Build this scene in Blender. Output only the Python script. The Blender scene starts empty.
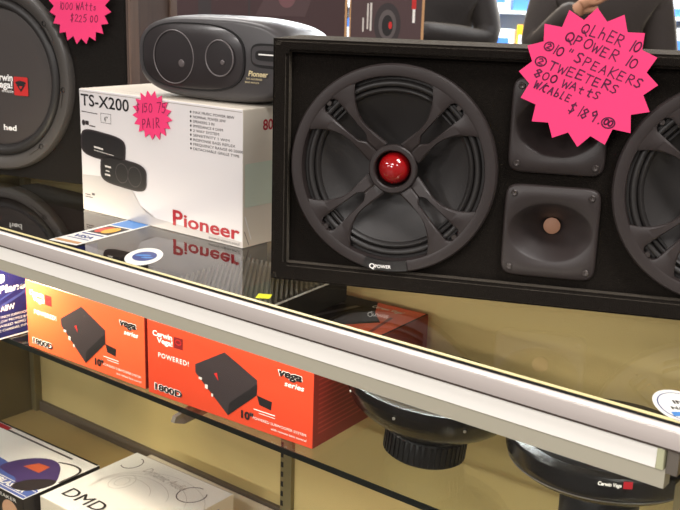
import bpy, bmesh, math, random
from math import sin, cos, pi, radians
from mathutils import Vector, Matrix, Euler

random.seed(7)
S = bpy.context.scene
COL = S.collection

# ------------------------------------------------------------------ camera
cam_d = bpy.data.cameras.new('camera')
cam_d.sensor_width = 36.0
cam_d.lens = 994 / 680 * 36
cam_d.clip_start = 0.02
cam = bpy.data.objects.new('camera', cam_d)
COL.objects.link(cam)
cam.matrix_world = Matrix(((0.7812, -0.1815, 0.5973, 0.0),
                           (0.6236, 0.1834, -0.7599, 0.0),
                           (0.0284, 0.9661, 0.2564, 1.38),
                           (0, 0, 0, 1)))
cam_d.dof.use_dof = True
cam_d.dof.focus_distance = 1.35
cam_d.dof.aperture_fstop = 16
S.camera = cam

# ------------------------------------------------------------------ view, world, lights
S.view_settings.view_transform = 'Standard'
S.view_settings.look = 'None'
S.view_settings.gamma = 1
S.view_settings.use_curve_mapping = False
S.view_settings.exposure = 0.60

W = bpy.data.worlds.new('world')
S.world = W
W.use_nodes = True
W.node_tree.nodes['Background'].inputs[0].default_value = (1.0, 0.95, 0.91, 1)
W.node_tree.nodes['Background'].inputs[1].default_value = 0.13


def area(name, loc, sx, sy, power, color=(1, 0.95, 0.88), rot=(0, 0, 0)):
    l = bpy.data.lights.new(name, 'AREA')
    l.shape = 'RECTANGLE'
    l.size, l.size_y = sx, sy
    l.energy = power
    l.color = color
    o = bpy.data.objects.new(name, l)
    o.location = loc
    o.rotation_euler = rot
    COL.objects.link(o)
    return o


WARM = (1.0, 0.90, 0.78)
NEUT = (1.0, 0.962, 0.93)
for (x, y, p) in ((-2.6, -1.8, 34), (0.0, -1.9, 36), (2.4, -1.4, 30), (-2.2, 1.0, 18), (0.6, 0.7, 36), (-3.4, 3.0, 22), (-0.6, 3.2, 22), (-2.4, -5.6, 195), (0.4, -5.6, 220)):
    area('ceiling_lamp', (x, y, 2.93), 1.2, 0.5, p, NEUT)
for (x, y, p) in ((-4.4, 5.6, 150), (-2.2, 5.4, 150)):
    area('ceiling_lamp', (x, y, 2.93), 1.6, 0.6, p, (0.95, 0.98, 1.0))
# lamps of the case itself, under the front rail
area('case_lamp', (-0.95, 0.905, 0.935), 1.2, 0.02, 1.5, WARM, (radians(50), 0, 0))
area('case_lamp', (-1.52, 0.912, 0.905), 0.10, 0.02, 1.7, (1, 0.86, 0.62), (radians(60), 0, radians(-10)))

# ------------------------------------------------------------------ materials


def lin(c):
    def f(v):
        v /= 255
        return v / 12.92 if v <= 0.04045 else ((v + 0.055) / 1.055) ** 2.4
    return (f(c[0]), f(c[1]), f(c[2]), 1)


def mat(name, rgb, rough=0.5, metal=0.0, spec=0.5, coat=0.0, bump=0.0, bscale=200, vary=0.0, vscale=30, sheen=0.0, emit=0.0, stretch=None):
    m = bpy.data.materials.new(name)
    m.use_nodes = True
    nt = m.node_tree
    b = nt.nodes['Principled BSDF']
    c = lin(rgb)
    b.inputs['Base Color'].default_value = c
    b.inputs['Roughness'].default_value = rough
    b.inputs['Metallic'].default_value = metal
    b.inputs['Specular IOR Level'].default_value = spec
    b.inputs['Coat Weight'].default_value = coat
    b.inputs['Coat Roughness'].default_value = 0.1
    if sheen:
        b.inputs['Sheen Weight'].default_value = sheen
        b.inputs['Sheen Roughness'].default_value = 0.5
        b.inputs['Sheen Tint'].default_value = (1, 0.86, 0.68, 1)
    if emit:
        b.inputs['Emission Color'].default_value = c
        b.inputs['Emission Strength'].default_value = emit
    if bump or vary:
        tc = nt.nodes.new('ShaderNodeTexCoord')
        src = tc.outputs['Object']
        if stretch:
            mp = nt.nodes.new('ShaderNodeMapping')
            mp.inputs['Scale'].default_value = stretch
            nt.links.new(src, mp.inputs[0])
            src = mp.outputs[0]
    if bump:
        n = nt.nodes.new('ShaderNodeTexNoise')
        n.inputs['Scale'].default_value = bscale
        n.inputs['Detail'].default_value = 4
        nt.links.new(src, n.inputs['Vector'])
        bp = nt.nodes.new('ShaderNodeBump')
        bp.inputs['Strength'].default_value = bump
        bp.inputs['Distance'].default_value = 0.002
        nt.links.new(n.outputs['Fac'], bp.inputs['Height'])
        nt.links.new(bp.outputs[0], b.inputs['Normal'])
    if vary:
        n2 = nt.nodes.new('ShaderNodeTexNoise')
        n2.inputs['Scale'].default_value = vscale
        n2.inputs['Detail'].default_value = 5
        nt.links.new(src, n2.inputs['Vector'])
        r = nt.nodes.new('ShaderNodeMapRange')
        r.inputs[1].default_value = 0.3
        r.inputs[2].default_value = 0.7
        r.inputs[3].default_value = 1 - vary
        r.inputs[4].default_value = 1 + vary
        nt.links.new(n2.outputs['Fac'], r.inputs[0])
        h = nt.nodes.new('ShaderNodeHueSaturation')
        h.inputs['Color'].default_value = c
        nt.links.new(r.outputs[0], h.inputs['Value'])
        nt.links.new(h.outputs[0], b.inputs['Base Color'])
    return m


def glass_mat(name, tint, f0=0.045, rough=0.0, power=5.0):
    """thin architectural glass: clear transmission plus a Schlick mirror"""
    m = bpy.data.materials.new(name)
    m.use_nodes = True
    nt = m.node_tree
    nt.nodes.clear()
    out = nt.nodes.new('ShaderNodeOutputMaterial')
    mix = nt.nodes.new('ShaderNodeMixShader')
    tr = nt.nodes.new('ShaderNodeBsdfTransparent')
    tr.inputs[0].default_value = (*tint, 1)
    gl = nt.nodes.new('ShaderNodeBsdfGlossy')
    gl.inputs['Roughness'].default_value = rough
    geo = nt.nodes.new('ShaderNodeNewGeometry')
    dot = nt.nodes.new('ShaderNodeVectorMath')
    dot.operation = 'DOT_PRODUCT'
    nt.links.new(geo.outputs['Normal'], dot.inputs[0])
    nt.links.new(geo.outputs['Incoming'], dot.inputs[1])

    def M(op, a, b=None):
        n = nt.nodes.new('ShaderNodeMath')
        n.operation = op
        for i, v in enumerate((a, b)):
            if v is None:
                continue
            if isinstance(v, (int, float)):
                n.inputs[i].default_value = v
            else:
                nt.links.new(v, n.inputs[i])
        return n.outputs[0]
    c = M('ABSOLUTE', dot.outputs['Value'])
    p = M('POWER', M('SUBTRACT', 1.0, c), power)
    f = M('ADD', M('MULTIPLY', p, 1 - f0), f0)
    nt.links.new(f, mix.inputs[0])
    nt.links.new(tr.outputs[0], mix.inputs[1])
    nt.links.new(gl.outputs[0], mix.inputs[2])
    nt.links.new(mix.outputs[0], out.inputs[0])
    return m


M = dict(
    glass=glass_mat('clear_glass', (0.965, 0.98, 0.96), 0.06),
    top_glass=glass_mat('top_glass', (0.95, 0.965, 0.945), 0.08, power=3.7),
    clear=glass_mat('clear_face', (0.99, 1.0, 0.985), 0.0, power=60.0),
    front_glass=glass_mat('front_glass', (0.97, 0.98, 0.965), 0.02),
    glass_edge=mat('dark_glass_edge', (6, 12, 10), 0.3),
    glass_bevel=mat('glass_bevel_highlight', (220, 206, 152), 0.3),  # pale yellow paints the highlight on the bevelled glass edge
    alu=mat('brushed_aluminium', (212, 202, 196), 0.30, 0.25, bump=0.06, bscale=60, stretch=(1, 30, 30)),
    alu_dark=mat('grey_metal', (140, 132, 122), 0.45, 0.7),
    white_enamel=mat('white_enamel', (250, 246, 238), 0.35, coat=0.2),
    diffuser=mat('grey_diffuser', (196, 190, 170), 0.4, 0.15),
    end_cap=mat('pale_end_cap', (196, 196, 160), 0.4),
    seam=mat('dark_seam', (70, 58, 50), 0.6),
    panel=mat('cream_panel', (200, 178, 122), 0.6, vary=0.04, vscale=4),
    end_panel=mat('olive_panel', (104, 92, 58), 0.6, vary=0.05, vscale=4),
    deck=mat('tan_deck', (186, 160, 106), 0.6, vary=0.04, vscale=6),
    mould=mat('dark_moulding', (96, 84, 72), 0.5),
    post=mat('olive_post', (128, 118, 84), 0.4, 0.3),
    case_base=mat('case_base', (70, 64, 58), 0.6),
    slot=mat('slot_black', (14, 12, 10), 0.8),
    carpet=mat('black_carpet', (16, 13, 12), 0.95, spec=0.03, bump=1.0, bscale=700, vary=0.35, vscale=250, sheen=0.2),
    carpet_plain=mat('charcoal_carpet', (27, 25, 24), 0.95, spec=0.04, bump=0.8, bscale=700, vary=0.2, vscale=250, sheen=0.05),
    plastic=mat('warm_black_plastic', (46, 39, 38), 0.45, spec=0.4, bump=0.12, bscale=900),
    plastic_dark=mat('black_plastic', (26, 24, 24), 0.4),
    rubber=mat('rubber', (36, 33, 32), 0.5),
    cone=mat('speaker_cone', (44, 41, 40), 0.55, bump=0.1, bscale=400),
    cone_grey=mat('paper_cone', (60, 53, 50), 0.6),
    frame_grey=mat('cast_frame', (70, 66, 63), 0.42),
    gloss_black=mat('gloss_black', (7, 6, 6), 0.24, spec=0.35),
    magnet=mat('magnet_rubber', (8, 7, 7), 0.45, spec=0.3),
    red_dome=mat('red_dome', (150, 14, 18), 0.12, coat=0.8),
    throat=mat('throat_tan', (150, 108, 84), 0.6),
    screw=mat('dark_screw', (74, 68, 66), 0.35, 0.6),
    steel=mat('steel', (190, 185, 178), 0.3, 0.9),
    pink=mat('pink_card', (244, 66, 122), 0.75, spec=0.2),
    ink=mat('dark_ink', (92, 14, 62), 0.7),
    ink_light=mat('thin_ink', (122, 14, 62), 0.7),
    white_card=mat('white_card', (226, 221, 220), 0.5),
    white_side=mat('cream_side', (226, 216, 200), 0.5),
    card_grey=mat('print_grey', (196, 190, 186), 0.5),
    card_line=mat('card_line', (150, 138, 128), 0.6),
    black_print=mat('black_print', (24, 20, 22), 0.5),
    dark_print=mat('dark_print', (52, 44, 46), 0.45),
    mid_print=mat('mid_print', (92, 84, 84), 0.45),
    light_print=mat('light_print', (214, 208, 202), 0.5),
    white_print=mat('white_print', (245, 242, 238), 0.5),
    red_print=mat('red_print', (176, 22, 38), 0.5),
    bright_red=mat('bright_red_print', (200, 36, 34), 0.5),
    side_red=mat('side_red_print', (150, 52, 42), 0.5),
    dark_red=mat('dark_red_print', (120, 18, 20), 0.5),
    orange=mat('orange_card', (212, 68, 38), 0.42, vary=0.02, vscale=8),
    orange_lit=mat('lit_orange_card', (222, 92, 52), 0.38, vary=0.02, vscale=8),  # same card as orange, the case light's wash painted in as a paler tone
    orange_side=mat('dark_orange_side', (116, 28, 20), 0.5),
    box_top=mat('dark_printed_top', (24, 18, 19), 0.6, spec=0.12),
    blue=mat('blue_card', (24, 34, 92), 0.4, vary=0.25, vscale=25),
    window_glare=mat('pale_window_glare', (216, 226, 208), 0.2),  # greenish white paints the glare on the side's plastic window
    pod=mat('grey_plastic_pod', (68, 65, 66), 0.38, coat=0.15),
    pod_grille=mat('tinted_grille', (44, 39, 40), 0.3, coat=0.25),
    pod_ring=mat('ring_grey', (104, 98, 98), 0.4),
    gold=mat('gold_print', (224, 206, 160), 0.4),
    purple=mat('purple_print', (78, 58, 112), 0.5),
    bag_orange=mat('orange_print', (206, 96, 60), 0.5),
    bag_blue=mat('blue_print', (84, 104, 176), 0.5),
    skin_print=mat('tan_print', (206, 160, 130), 0.5),
    sticker_white=mat('sticker_white', (240, 238, 230), 0.4),
    sticker_blue=mat('sticker_blue', (84, 140, 206), 0.4),
    navy=mat('sticker_navy', (60, 74, 136), 0.4),
    sticker_red=mat('sticker_red', (206, 66, 48), 0.4),
    sticker_yellow=mat('sticker_yellow', (232, 176, 60), 0.4),
    lime=mat('lime_sticker', (222, 224, 50), 0.5),
    wood=mat('brown_wood', (98, 78, 67), 0.55, vary=0.12, vscale=10, stretch=(8, 8, 1)),
    wood_dark=mat('dark_brown_wood', (76, 59, 51), 0.55, vary=0.12, vscale=10, stretch=(8, 8, 1)),
    fin=mat('fin_metal', (112, 106, 100), 0.4, 0.4),
    maroon=mat('maroon_carton', (62, 38, 40), 0.5),
    mauve=mat('mauve_print', (112, 74, 78), 0.5),
    maroon2=mat('purple_brown_carton', (76, 54, 56), 0.5),
    tan_edge=mat('tan_carton_edge', (196, 150, 104), 0.6),
    counter=mat('back_counter', (92, 74, 62), 0.5),
    floor=mat('store_floor', (74, 66, 60), 0.5, vary=0.06, vscale=5),
    ceiling=mat('store_ceiling', (226, 222, 214), 0.9),
    wall=mat('store_wall', (214, 222, 230), 0.8),
    jacket=mat('dark_jacket', (36, 31, 30), 0.75, bump=0.6, bscale=60, sheen=0.2),
    jacket2=mat('dark_coat', (44, 36, 33), 0.8, bump=0.5, bscale=50, sheen=0.2),
    cuff=mat('cuff_grey', (120, 108, 98), 0.7),
    trouser=mat('dark_trousers', (40, 40, 48), 0.85),
    shoe=mat('shoe_black', (24, 22, 22), 0.5),
    skin=mat('skin', (204, 150, 118), 0.55),
    hair=mat('hair_dark', (40, 30, 24), 0.6),
    eye=mat('eye_dark', (24, 18, 16), 0.2),
    lips=mat('lips', (168, 96, 86), 0.5),
    pack_blue=mat('package_blue', (70, 120, 205), 0.4),
    pack_navy=mat('package_navy', (40, 58, 120), 0.4),
    pack_white=mat('package_white', (236, 240, 244), 0.4),
    pack_yellow=mat('package_yellow', (246, 176, 40), 0.4),
    rack=mat('white_rack', (230, 236, 240), 0.4),
)

# ------------------------------------------------------------------ mesh helpers


def link(name, me, m, parent=None, loc=(0, 0, 0), rot=(0, 0, 0)):
    o = bpy.data.objects.new(name, me)
    if m is not None:
        for k in (m if isinstance(m, (list, tuple)) else [m]):
            me.materials.append(k)
    COL.objects.link(o)
    o.location = loc
    o.rotation_euler = rot
    if parent is not None:
        o.parent = parent
    return o


def obj(name, bm, m, parent=None, loc=(0, 0, 0), rot=(0, 0, 0), smooth=False, angle=40):
    me = bpy.data.meshes.new(name)
    bmesh.ops.recalc_face_normals(bm, faces=bm.faces)
    bm.to_mesh(me)
    bm.free()
    if smooth:
        for p in me.polygons:
            p.use_smooth = True
        try:
            me.set_sharp_from_angle(angle=radians(angle))
        except Exception:
            pass
    return link(name, me, m, parent, loc, rot)


def thing(name, label, cat, loc=(0, 0, 0), rotz=0.0, group=None, rot=None):
    o = bpy.data.objects.new(name, None)
    o.empty_display_size = 0.05
    COL.objects.link(o)
    o.location = loc
    o.rotation_euler = rot if rot else (0, 0, rotz)
    tag(o, label, cat, group)
    return o


def tag(o, label, cat, group=None):
    o['label'] = label
    o['category'] = cat
    if group:
        o['group'] = group
    return o


def struct(o):
    o['kind'] = 'structure'
    return o


def add_box(bm, x0, x1, y0, y1, z0, z1, bevel=0.0, seg=2):
    vs = [bm.verts.new((x, y, z)) for z in (z0, z1) for y in (y0, y1) for x in (x0, x1)]
    fs = []
    for q in ((0, 2, 3, 1), (4, 5, 7, 6), (0, 1, 5, 4), (2, 6, 7, 3), (0, 4, 6, 2), (1, 3, 7, 5)):
        fs.append(bm.faces.new([vs[i] for i in q]))
    if bevel:
        es = list({e for f in fs for e in f.edges})
        bmesh.ops.bevel(bm, geom=es, offset=bevel, segments=seg, affect='EDGES', profile=0.5)
    return bm


def box(*a, **k):
    return add_box(bmesh.new(), *a, **k)


def lathe(prof, n=64, axis='Z', bm=None, cx=0, cy=0, cz=0, sx=1.0, closed=False):
    """prof: list of (r, h). axis Z: h along z. axis Y: front is -y, h along y"""
    bm = bm or bmesh.new()
    rings = []
    for r, h in prof:
        if r < 1e-6:
            p = (cx, cy, cz + h) if axis == 'Z' else (cx, cy + h, cz)
            rings.append([bm.verts.new(p)])
            continue
        ring = []
        for i in range(n):
            a = 2 * pi * i / n
            if axis == 'Z':
                ring.append(bm.verts.new((cx + r * cos(a) * sx, cy + r * sin(a), cz + h)))
            else:
                ring.append(bm.verts.new((cx + r * cos(a) * sx, cy + h, cz + r * sin(a))))
        rings.append(ring)
    pairs = list(zip(rings, rings[1:]))
    if closed:
        pairs.append((rings[-1], rings[0]))
    for A, B in pairs:
        for i in range(n):
            j = (i + 1) % n
            if len(A) == 1 and len(B) == 1:
                continue
            if len(A) == 1:
                bm.faces.new((A[0], B[i], B[j]))
            elif len(B) == 1:
                bm.faces.new((A[i], A[j], B[0]))
            else:
                bm.faces.new((A[i], A[j], B[j], B[i]))
    return bm


def prism_x(prof, x0, x1, bm=None):
    """closed (y,z) profile extruded along x"""
    bm = bm or bmesh.new()
    A = [bm.verts.new((x0, y, z)) for y, z in prof]
    B = [bm.verts.new((x1, y, z)) for y, z in prof]
    n = len(prof)
    for i in range(n):
        j = (i + 1) % n
        bm.faces.new((A[i], A[j], B[j], B[i]))
    bm.faces.new(A)
    bm.faces.new(B[::-1])
    return bm


def tube(pts, r, n=8, bm=None, cap=True):
    bm = bm or bmesh.new()
    pts = [Vector(p) for p in pts]
    rs = r if isinstance(r, (list, tuple)) else [r] * len(pts)
    rings = []
    for i, p in enumerate(pts):
        d = (pts[min(i + 1, len(pts) - 1)] - pts[max(i - 1, 0)]).normalized()
        a = d.orthogonal().normalized() if i == 0 else (rings_a - d * rings_a.dot(d)).normalized()
        rings_a = a
        b = d.cross(a)
        rings.append([bm.verts.new(p + (a * cos(2 * pi * k / n) + b * sin(2 * pi * k / n)) * rs[i]) for k in range(n)])
    for A, B in zip(rings, rings[1:]):
        for k in range(n):
            bm.faces.new((A[k], A[(k + 1) % n], B[(k + 1) % n], B[k]))
    if cap:
        bm.faces.new(rings[0][::-1])
        bm.faces.new(rings[-1])
    return bm


# ---- printing on the faces of a thing: (a, b) on a face -> local position
def fmat(face, w=0.0, h=0.0, eps=0.0004, y=0.0):
    if face == 'front':
        return Matrix(((1, 0, 0, 0), (0, 0, -1, y - eps), (0, 1, 0, 0), (0, 0, 0, 1)))
    if face == 'right':
        return Matrix(((0, 0, 1, w + eps), (1, 0, 0, 0), (0, 1, 0, 0), (0, 0, 0, 1)))
    return Matrix(((1, 0, 0, 0), (0, 1, 0, 0), (0, 0, 1, h + eps), (0, 0, 0, 1)))


def poly(name, polys, m, parent, F):
    """flat printed shapes; polys is one list of (a,b) or a list of such lists"""
    if not isinstance(polys[0][0], (tuple, list)):
        polys = [polys]
    bm = bmesh.new()
    for pts in polys:
        bm.faces.new([bm.verts.new(F @ Vector((a, b, 0))) for a, b in pts])
    bmesh.ops.triangulate(bm, faces=bm.faces)
    me = bpy.data.meshes.new(name)
    bm.to_mesh(me)
    bm.free()
    return link(name, me, m, parent)


def rect(a0, b0, a1, b1):
    return [(a0, b0), (a1, b0), (a1, b1), (a0, b1)]


def oval(a, b, ra, rb, n=40, rot=0.0):
    return [(a + ra * cos(t) * cos(rot) - rb * sin(t) * sin(rot), b + ra * cos(t) * sin(rot) + rb * sin(t) * cos(rot)) for t in [2 * pi * i / n for i in range(n)]]


def rounded(pts, n=2, closed=True):
    for _ in range(n):
        out = []
        for p, q in zip(pts, pts[1:] + pts[:1]):
            out += [(p[0] * .75 + q[0] * .25, p[1] * .75 + q[1] * .25), (p[0] * .25 + q[0] * .75, p[1] * .25 + q[1] * .75)]
        pts = out if closed else [pts[0]] + out[:-2] + [pts[-1]]
    return pts


def rrect(a0, b0, a1, b1, r, n=6):
    out = []
    for (cx, cy, s) in ((a1 - r, b0 + r, -90), (a1 - r, b1 - r, 0), (a0 + r, b1 - r, 90), (a0 + r, b0 + r, 180)):
        for i in range(n + 1):
            t = radians(s + 90 * i / n)
            out.append((cx + r * cos(t), cy + r * sin(t)))
    return out


def stroke_quads(pts, w):
    out = []
    for (p, q) in zip(pts, pts[1:]):
        p, q = Vector(p), Vector(q)
        d = q - p
        if d.length < 1e-7:
            continue
        n = Vector((-d.y, d.x)).normalized() * w / 2
        e = d.normalized() * w * 0.35
        p2, q2 = p - e, q + e
        out.append([tuple(p2 - n), tuple(q2 - n), tuple(q2 + n), tuple(p2 + n)])
    return out


def letters(name, s, a, b, size, m, parent, F, sx=1.0, shear=0.0, bold=0.0, rot=0.0, align='LEFT', spacing=1.0, width=None):
    cu = bpy.data.curves.new('txt', 'FONT')
    cu.body = s
    cu.size = size
    cu.shear = shear
    cu.offset = bold * size
    cu.align_x = align
    cu.space_character = spacing
    cu.resolution_u = 3
    t = bpy.data.objects.new('txt', cu)
    COL.objects.link(t)
    bpy.context.view_layer.update()
    me = bpy.data.meshes.new_from_object(t.evaluated_get(bpy.context.evaluated_depsgraph_get()))
    bpy.data.objects.remove(t)
    me.name = name
    me.materials.clear()
    if width and len(me.vertices):
        xs = [v.co.x for v in me.vertices]
        sx = width / (max(xs) - min(xs))
    R = Matrix.Translation((a, b, 0)) @ Matrix.Rotation(rot, 4, 'Z') @ Matrix.Diagonal((sx, 1, 1, 1))
    me.transform(F @ R)
    return link(name, me, m, parent)


def carton(name, label, cat, loc, rotz, w, d, h, front, right, top, group=None, rad=0.0015):
    t = thing(name, label, cat, loc, rotz, group)
    bm = box(0, w, 0, d, 0, h, bevel=rad)
    bm.normal_update()
    for f in bm.faces:
        n = f.normal
        f.material_index = 1 if n.x > 0.7 else 2 if n.z > 0.7 else 0
    me = bpy.data.meshes.new('carton')
    bm.to_mesh(me)
    bm.free()
    link('carton', me, [front, right, top], t)
    return t


# ------------------------------------------------------------------ handwriting
def arc(cx, cy, rx, ry, a0, a1, n=12):
    return [(cx + rx * cos(radians(a0 + (a1 - a0) * i / n)), cy + ry * sin(radians(a0 + (a1 - a0) * i / n))) for i in range(n + 1)]


GL = {
    'Q': [arc(.3, .52, .3, .45, 100, 470, 18), [(.25, .3), (.7, -.12)]],
    'C': [arc(.35, .5, .32, .48, 60, 290)],
    'h': [[(.08, 1), (.08, 0)], [(.08, .45), (.25, .58), (.42, .5), (.5, 0)]],
    'H': [[(.05, 1), (.05, 0)], [(.05, .5), (.55, .52)], [(.55, 1), (.55, 0)]],
    'E': [[(.5, .95), (.05, 1), (.05, 0), (.55, .02)], [(.05, .52), (.42, .5)]],
    'R': [[(.05, 0), (.05, 1), (.4, .95), (.5, .75), (.38, .55), (.08, .5), (.58, 0)]],
    'P': [[(.05, 0), (.05, 1), (.4, .97), (.52, .76), (.38, .52), (.08, .48)]],
    'O': [arc(.3, .48, .28, .46, 80, 440, 18)],
    'o': [arc(.3, .34, .26, .33, 80, 440, 16)],
    '0': [arc(.28, .48, .25, .47, 80, 440, 16)],
    'W': [[(0, .95), (.15, 0), (.32, .7), (.5, 0), (.68, 1)]],
    'S': [[(.52, .88), (.35, 1), (.12, .9), (.1, .68), (.42, .42), (.5, .2), (.32, 0), (.03, .1)]],
    'K': [[(.05, 1), (.05, 0)], [(.52, 1), (.08, .45), (.58, 0)]],
    'A': [[(0, 0), (.28, 1), (.58, 0)], [(.12, .38), (.48, .38)]],
    'T': [[(0, 1), (.6, .96)], [(.3, .98), (.28, 0)]],
    't': [[(.3, .95), (.28, .1), (.45, 0)], [(.1, .62), (.52, .66)]],
    'I': [[(.3, 1), (.3, 0)]],
    'l': [[(.12, 1), (.1, .02), (.35, .0)]],
    'L': [[(.08, 1), (.08, 0), (.55, .03)]],
    'B': [[(.05, 0), (.05, 1), (.38, .92), (.4, .6), (.08, .52), (.48, .4), (.42, .05), (.05, 0)]],
    'b': [[(.08, 1), (.08, 0), (.4, .02), (.5, .25), (.35, .48), (.08, .4)]],
    'a': [arc(.26, .28, .22, .28, 60, 400, 14), [(.48, .5), (.52, 0)]],
    's': [[(.45, .5), (.2, .55), (.12, .4), (.42, .2), (.3, 0), (.05, .05)]],
    '1': [[(.3, 1), (.26, 0)]],
    '2': [[(.05, .8), (.25, 1), (.5, .8), (.4, .5), (.02, .05), (.58, .05)]],
    '5': [[(.5, 1), (.12, .97), (.08, .58), (.4, .6), (.5, .3), (.3, 0), (.03, .06)]],
    '6': [[(.45, 1), (.12, .5), (.1, .15), (.3, 0), (.5, .2), (.36, .45), (.12, .3)]],
    '7': [[(.02, .97), (.55, 1), (.25, 0)]],
    '8': [[(.5, .85), (.25, 1), (.08, .78), (.5, .3), (.3, 0), (.05, .22), (.5, .8)]],
    '9': [[(.5, .75), (.3, 1), (.08, .75), (.25, .5), (.5, .7), (.46, 0)]],
    '$': [[(.5, .82), (.28, .92), (.1, .74), (.46, .36), (.3, .1), (.05, .2)], [(.3, 1.08), (.26, -.08)]],
    '/': [[(.5, 1.05), (.1, -.05)]],
    '.': [[(.2, 0), (.27, .05)]],
    '"': [[(.15, 1.1), (.12, .8)], [(.35, 1.1), (.32, .8)]],
    '@': [arc(.4, .5, .42, .5, 80, 440, 18), [(.22, .68), (.4, .8), (.55, .62), (.25, .25), (.6, .25)]],
    '~': [arc(.55, .42, .58, .5, 80, 440, 20), arc(.36, .45, .17, .26, 80, 440, 12), arc(.76, .45, .17, .26, 80, 440, 12)],
}


def handwrite(lines, m, parent, F, w):
    """lines: (text, start(a,b), end(a,b), height)"""
    quads = []
    for s, p0, p1, hgt in lines:
        p0, p1 = Vector(p0), Vector(p1)
        d = (p1 - p0)
        L = d.length
        u = d.normalized()
        v = Vector((-u.y, u.x)) + u * 0.12
        n = sum(0.55 if c in ' .1/"' else 1.4 if c == '~' else 1.0 for c in s)
        adv = L / n
        x = 0
        for c in s:
            k = 0.55 if c in ' .1/"' else 1.4 if c == '~' else 1.0
            if c in GL:
                jx, jy, js = random.uniform(-.04, .04), random.uniform(-.07, .07), random.uniform(.9, 1.08)
                for st in GL[c]:
                    pts = [tuple(p0 + u * (x + (px * js / 0.72 + jx) * adv * 0.92) + v * ((py * js + jy) * hgt)) for px, py in st]
                    quads += stroke_quads(pts, w * random.uniform(.85, 1.15))
            x += adv * k
    return poly('handwriting', quads, m, parent, F)


def star_tag(label, loc, rotz, R, spikes, inner, lines, w, ink, tilt=0.0, spin=0.0, sq=1.0):
    t = thing('price_tag', label, 'price tag', loc, rot=(tilt, 0, rotz))
    bm = bmesh.new()
    A, B = [], []
    for i in range(spikes * 2):
        r = R * (1 if i % 2 == 0 else inner) * random.uniform(0.985, 1.015)
        a = pi * i / spikes + spin
        A.append(bm.verts.new((r * cos(a), -0.0005, r * sin(a) * sq)))
        B.append(bm.verts.new((r * cos(a), 0.0005, r * sin(a) * sq)))
    bm.faces.new(A)
    bm.faces.new(B[::-1])
    n = len(A)
    for i in range(n):
        bm.faces.new((A[i], B[i], B[(i + 1) % n], A[(i + 1) % n]))
    obj('card', bm, M['pink'], t)
    handwrite(lines, ink, t, fmat('front', eps=0.0008), w)
    return t


# ------------------------------------------------------------------ the room
struct(obj('floor', box(-11, 5, -8, 7, -0.05, 0), M['floor']))
struct(obj('ceiling', box(-11, 5, -8, 7, 3.0, 3.05), M['ceiling']))
struct(obj('wall_back', box(-11, 4, 6.9, 7, 0, 3.0), M['wall']))

# ------------------------------------------------------------------ the glass display case
X0, X1 = -2.03, 0.60
case = thing('display_case', 'glass-topped display counter with aluminium front rail and cream back panel', 'display case', (0, 0, 0))
o = obj('top_glass', box(X0, X1, 0.8762, 1.42, 0.992, 1.0), [M['top_glass'], M['clear']], case)
for p in o.data.polygons:
    p.material_index = 0 if p.normal.z > 0.5 else 1
o = obj('top_glass_edge', box(X0, X1, 0.8752, 0.8760, 0.9925, 0.9984), M['glass_edge'], case)
o['label'] = 'dark front edge of the glass top'
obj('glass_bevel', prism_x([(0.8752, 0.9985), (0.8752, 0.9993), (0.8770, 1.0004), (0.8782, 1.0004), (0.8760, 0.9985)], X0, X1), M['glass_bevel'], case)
rail = []
for i in range(9):
    a = radians(90 + 80 * i / 8)
    rail.append((0.8745 + 0.006 * cos(a), 0.9890 + 0.0065 * sin(a)))
rail = [(0.8749, 0.9915)] + rail + [(0.8676, 0.980), (0.8682, 0.9738), (0.884, 0.9738), (0.884, 0.9915)]
obj('top_rail', prism_x(rail, X0, X1), M['alu'], case, smooth=True, angle=50)
highlight = [(0.8745 + 0.0061 * cos(radians(a)), 0.9890 + 0.0066 * sin(radians(a))) for a in range(122, 151, 7)] + [(0.8745 + 0.0069 * cos(radians(a)), 0.9890 + 0.0074 * sin(radians(a))) for a in range(150, 121, -7)]
obj('rail_highlight', prism_x(highlight, X0, X1), M['white_enamel'], case)  # white strip put in as the highlight along the rail's lip
obj('rail_seam', box(X0, X1, 0.8686, 0.884, 0.9714, 0.9737), M['seam'], case)
for (a, b) in ((-1.99, -0.2945), (-0.268, 0.585)):
    bar = obj('light_bar', prism_x([(0.8720, 0.9713), (0.8690, 0.9500), (0.8700, 0.9496), (0.890, 0.9496), (0.890, 0.9713)], a, b), M['white_enamel'], case)
    bar['label'] = 'white strip light housing'
    obj('end_cap', box(b, b + 0.0075, 0.8695, 0.890, 0.9490, 0.9715, bevel=0.001), M['end_cap'], bar)
    obj('diffuser', box(a, b + 0.0085, 0.8745, 0.890, 0.9285, 0.9494), M['diffuser'], bar)
obj('light_bracket', box(-0.2858, -0.2745, 0.8745, 0.890, 0.945, 0.9715), M['alu_dark'], case)
obj('front_post', box(-0.2800, -0.2450, 0.891, 0.915, 0.10, 0.9285), M['post'], case)
obj('front_glass', box(X0 + .02, X1 - .02, 0.892, 0.897, 0.30, 0.9284), M['front_glass'], case)
obj('back_panel', box(X0, X1, 1.345, 1.365, 0.30, 0.992), M['panel'], case)
obj('back_moulding', box(-1.998, X1 - .02, 1.336, 1.345, 0.357, 0.3815), M['mould'], case)
obj('deck', box(X0, X1, 0.88, 1.345, 0.335, 0.357), M['deck'], case)
obj('side_panel', box(X0, -1.998, 0.90, 1.345, 0.357, 0.992), M['end_panel'], case)
obj('side_panel', box(X1 - .02, X1, 0.90, 1.345, 0.357, 0.992), M['end_panel'], case)
obj('corner_post', box(-1.998, -1.980, 1.325, 1.3449, 0.357, 0.992, bevel=0.002), M['post'], case)
obj('cabinet_base', box(X0, X1, 0.90, 1.365, 0.0, 0.335), M['case_base'], case)
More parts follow.
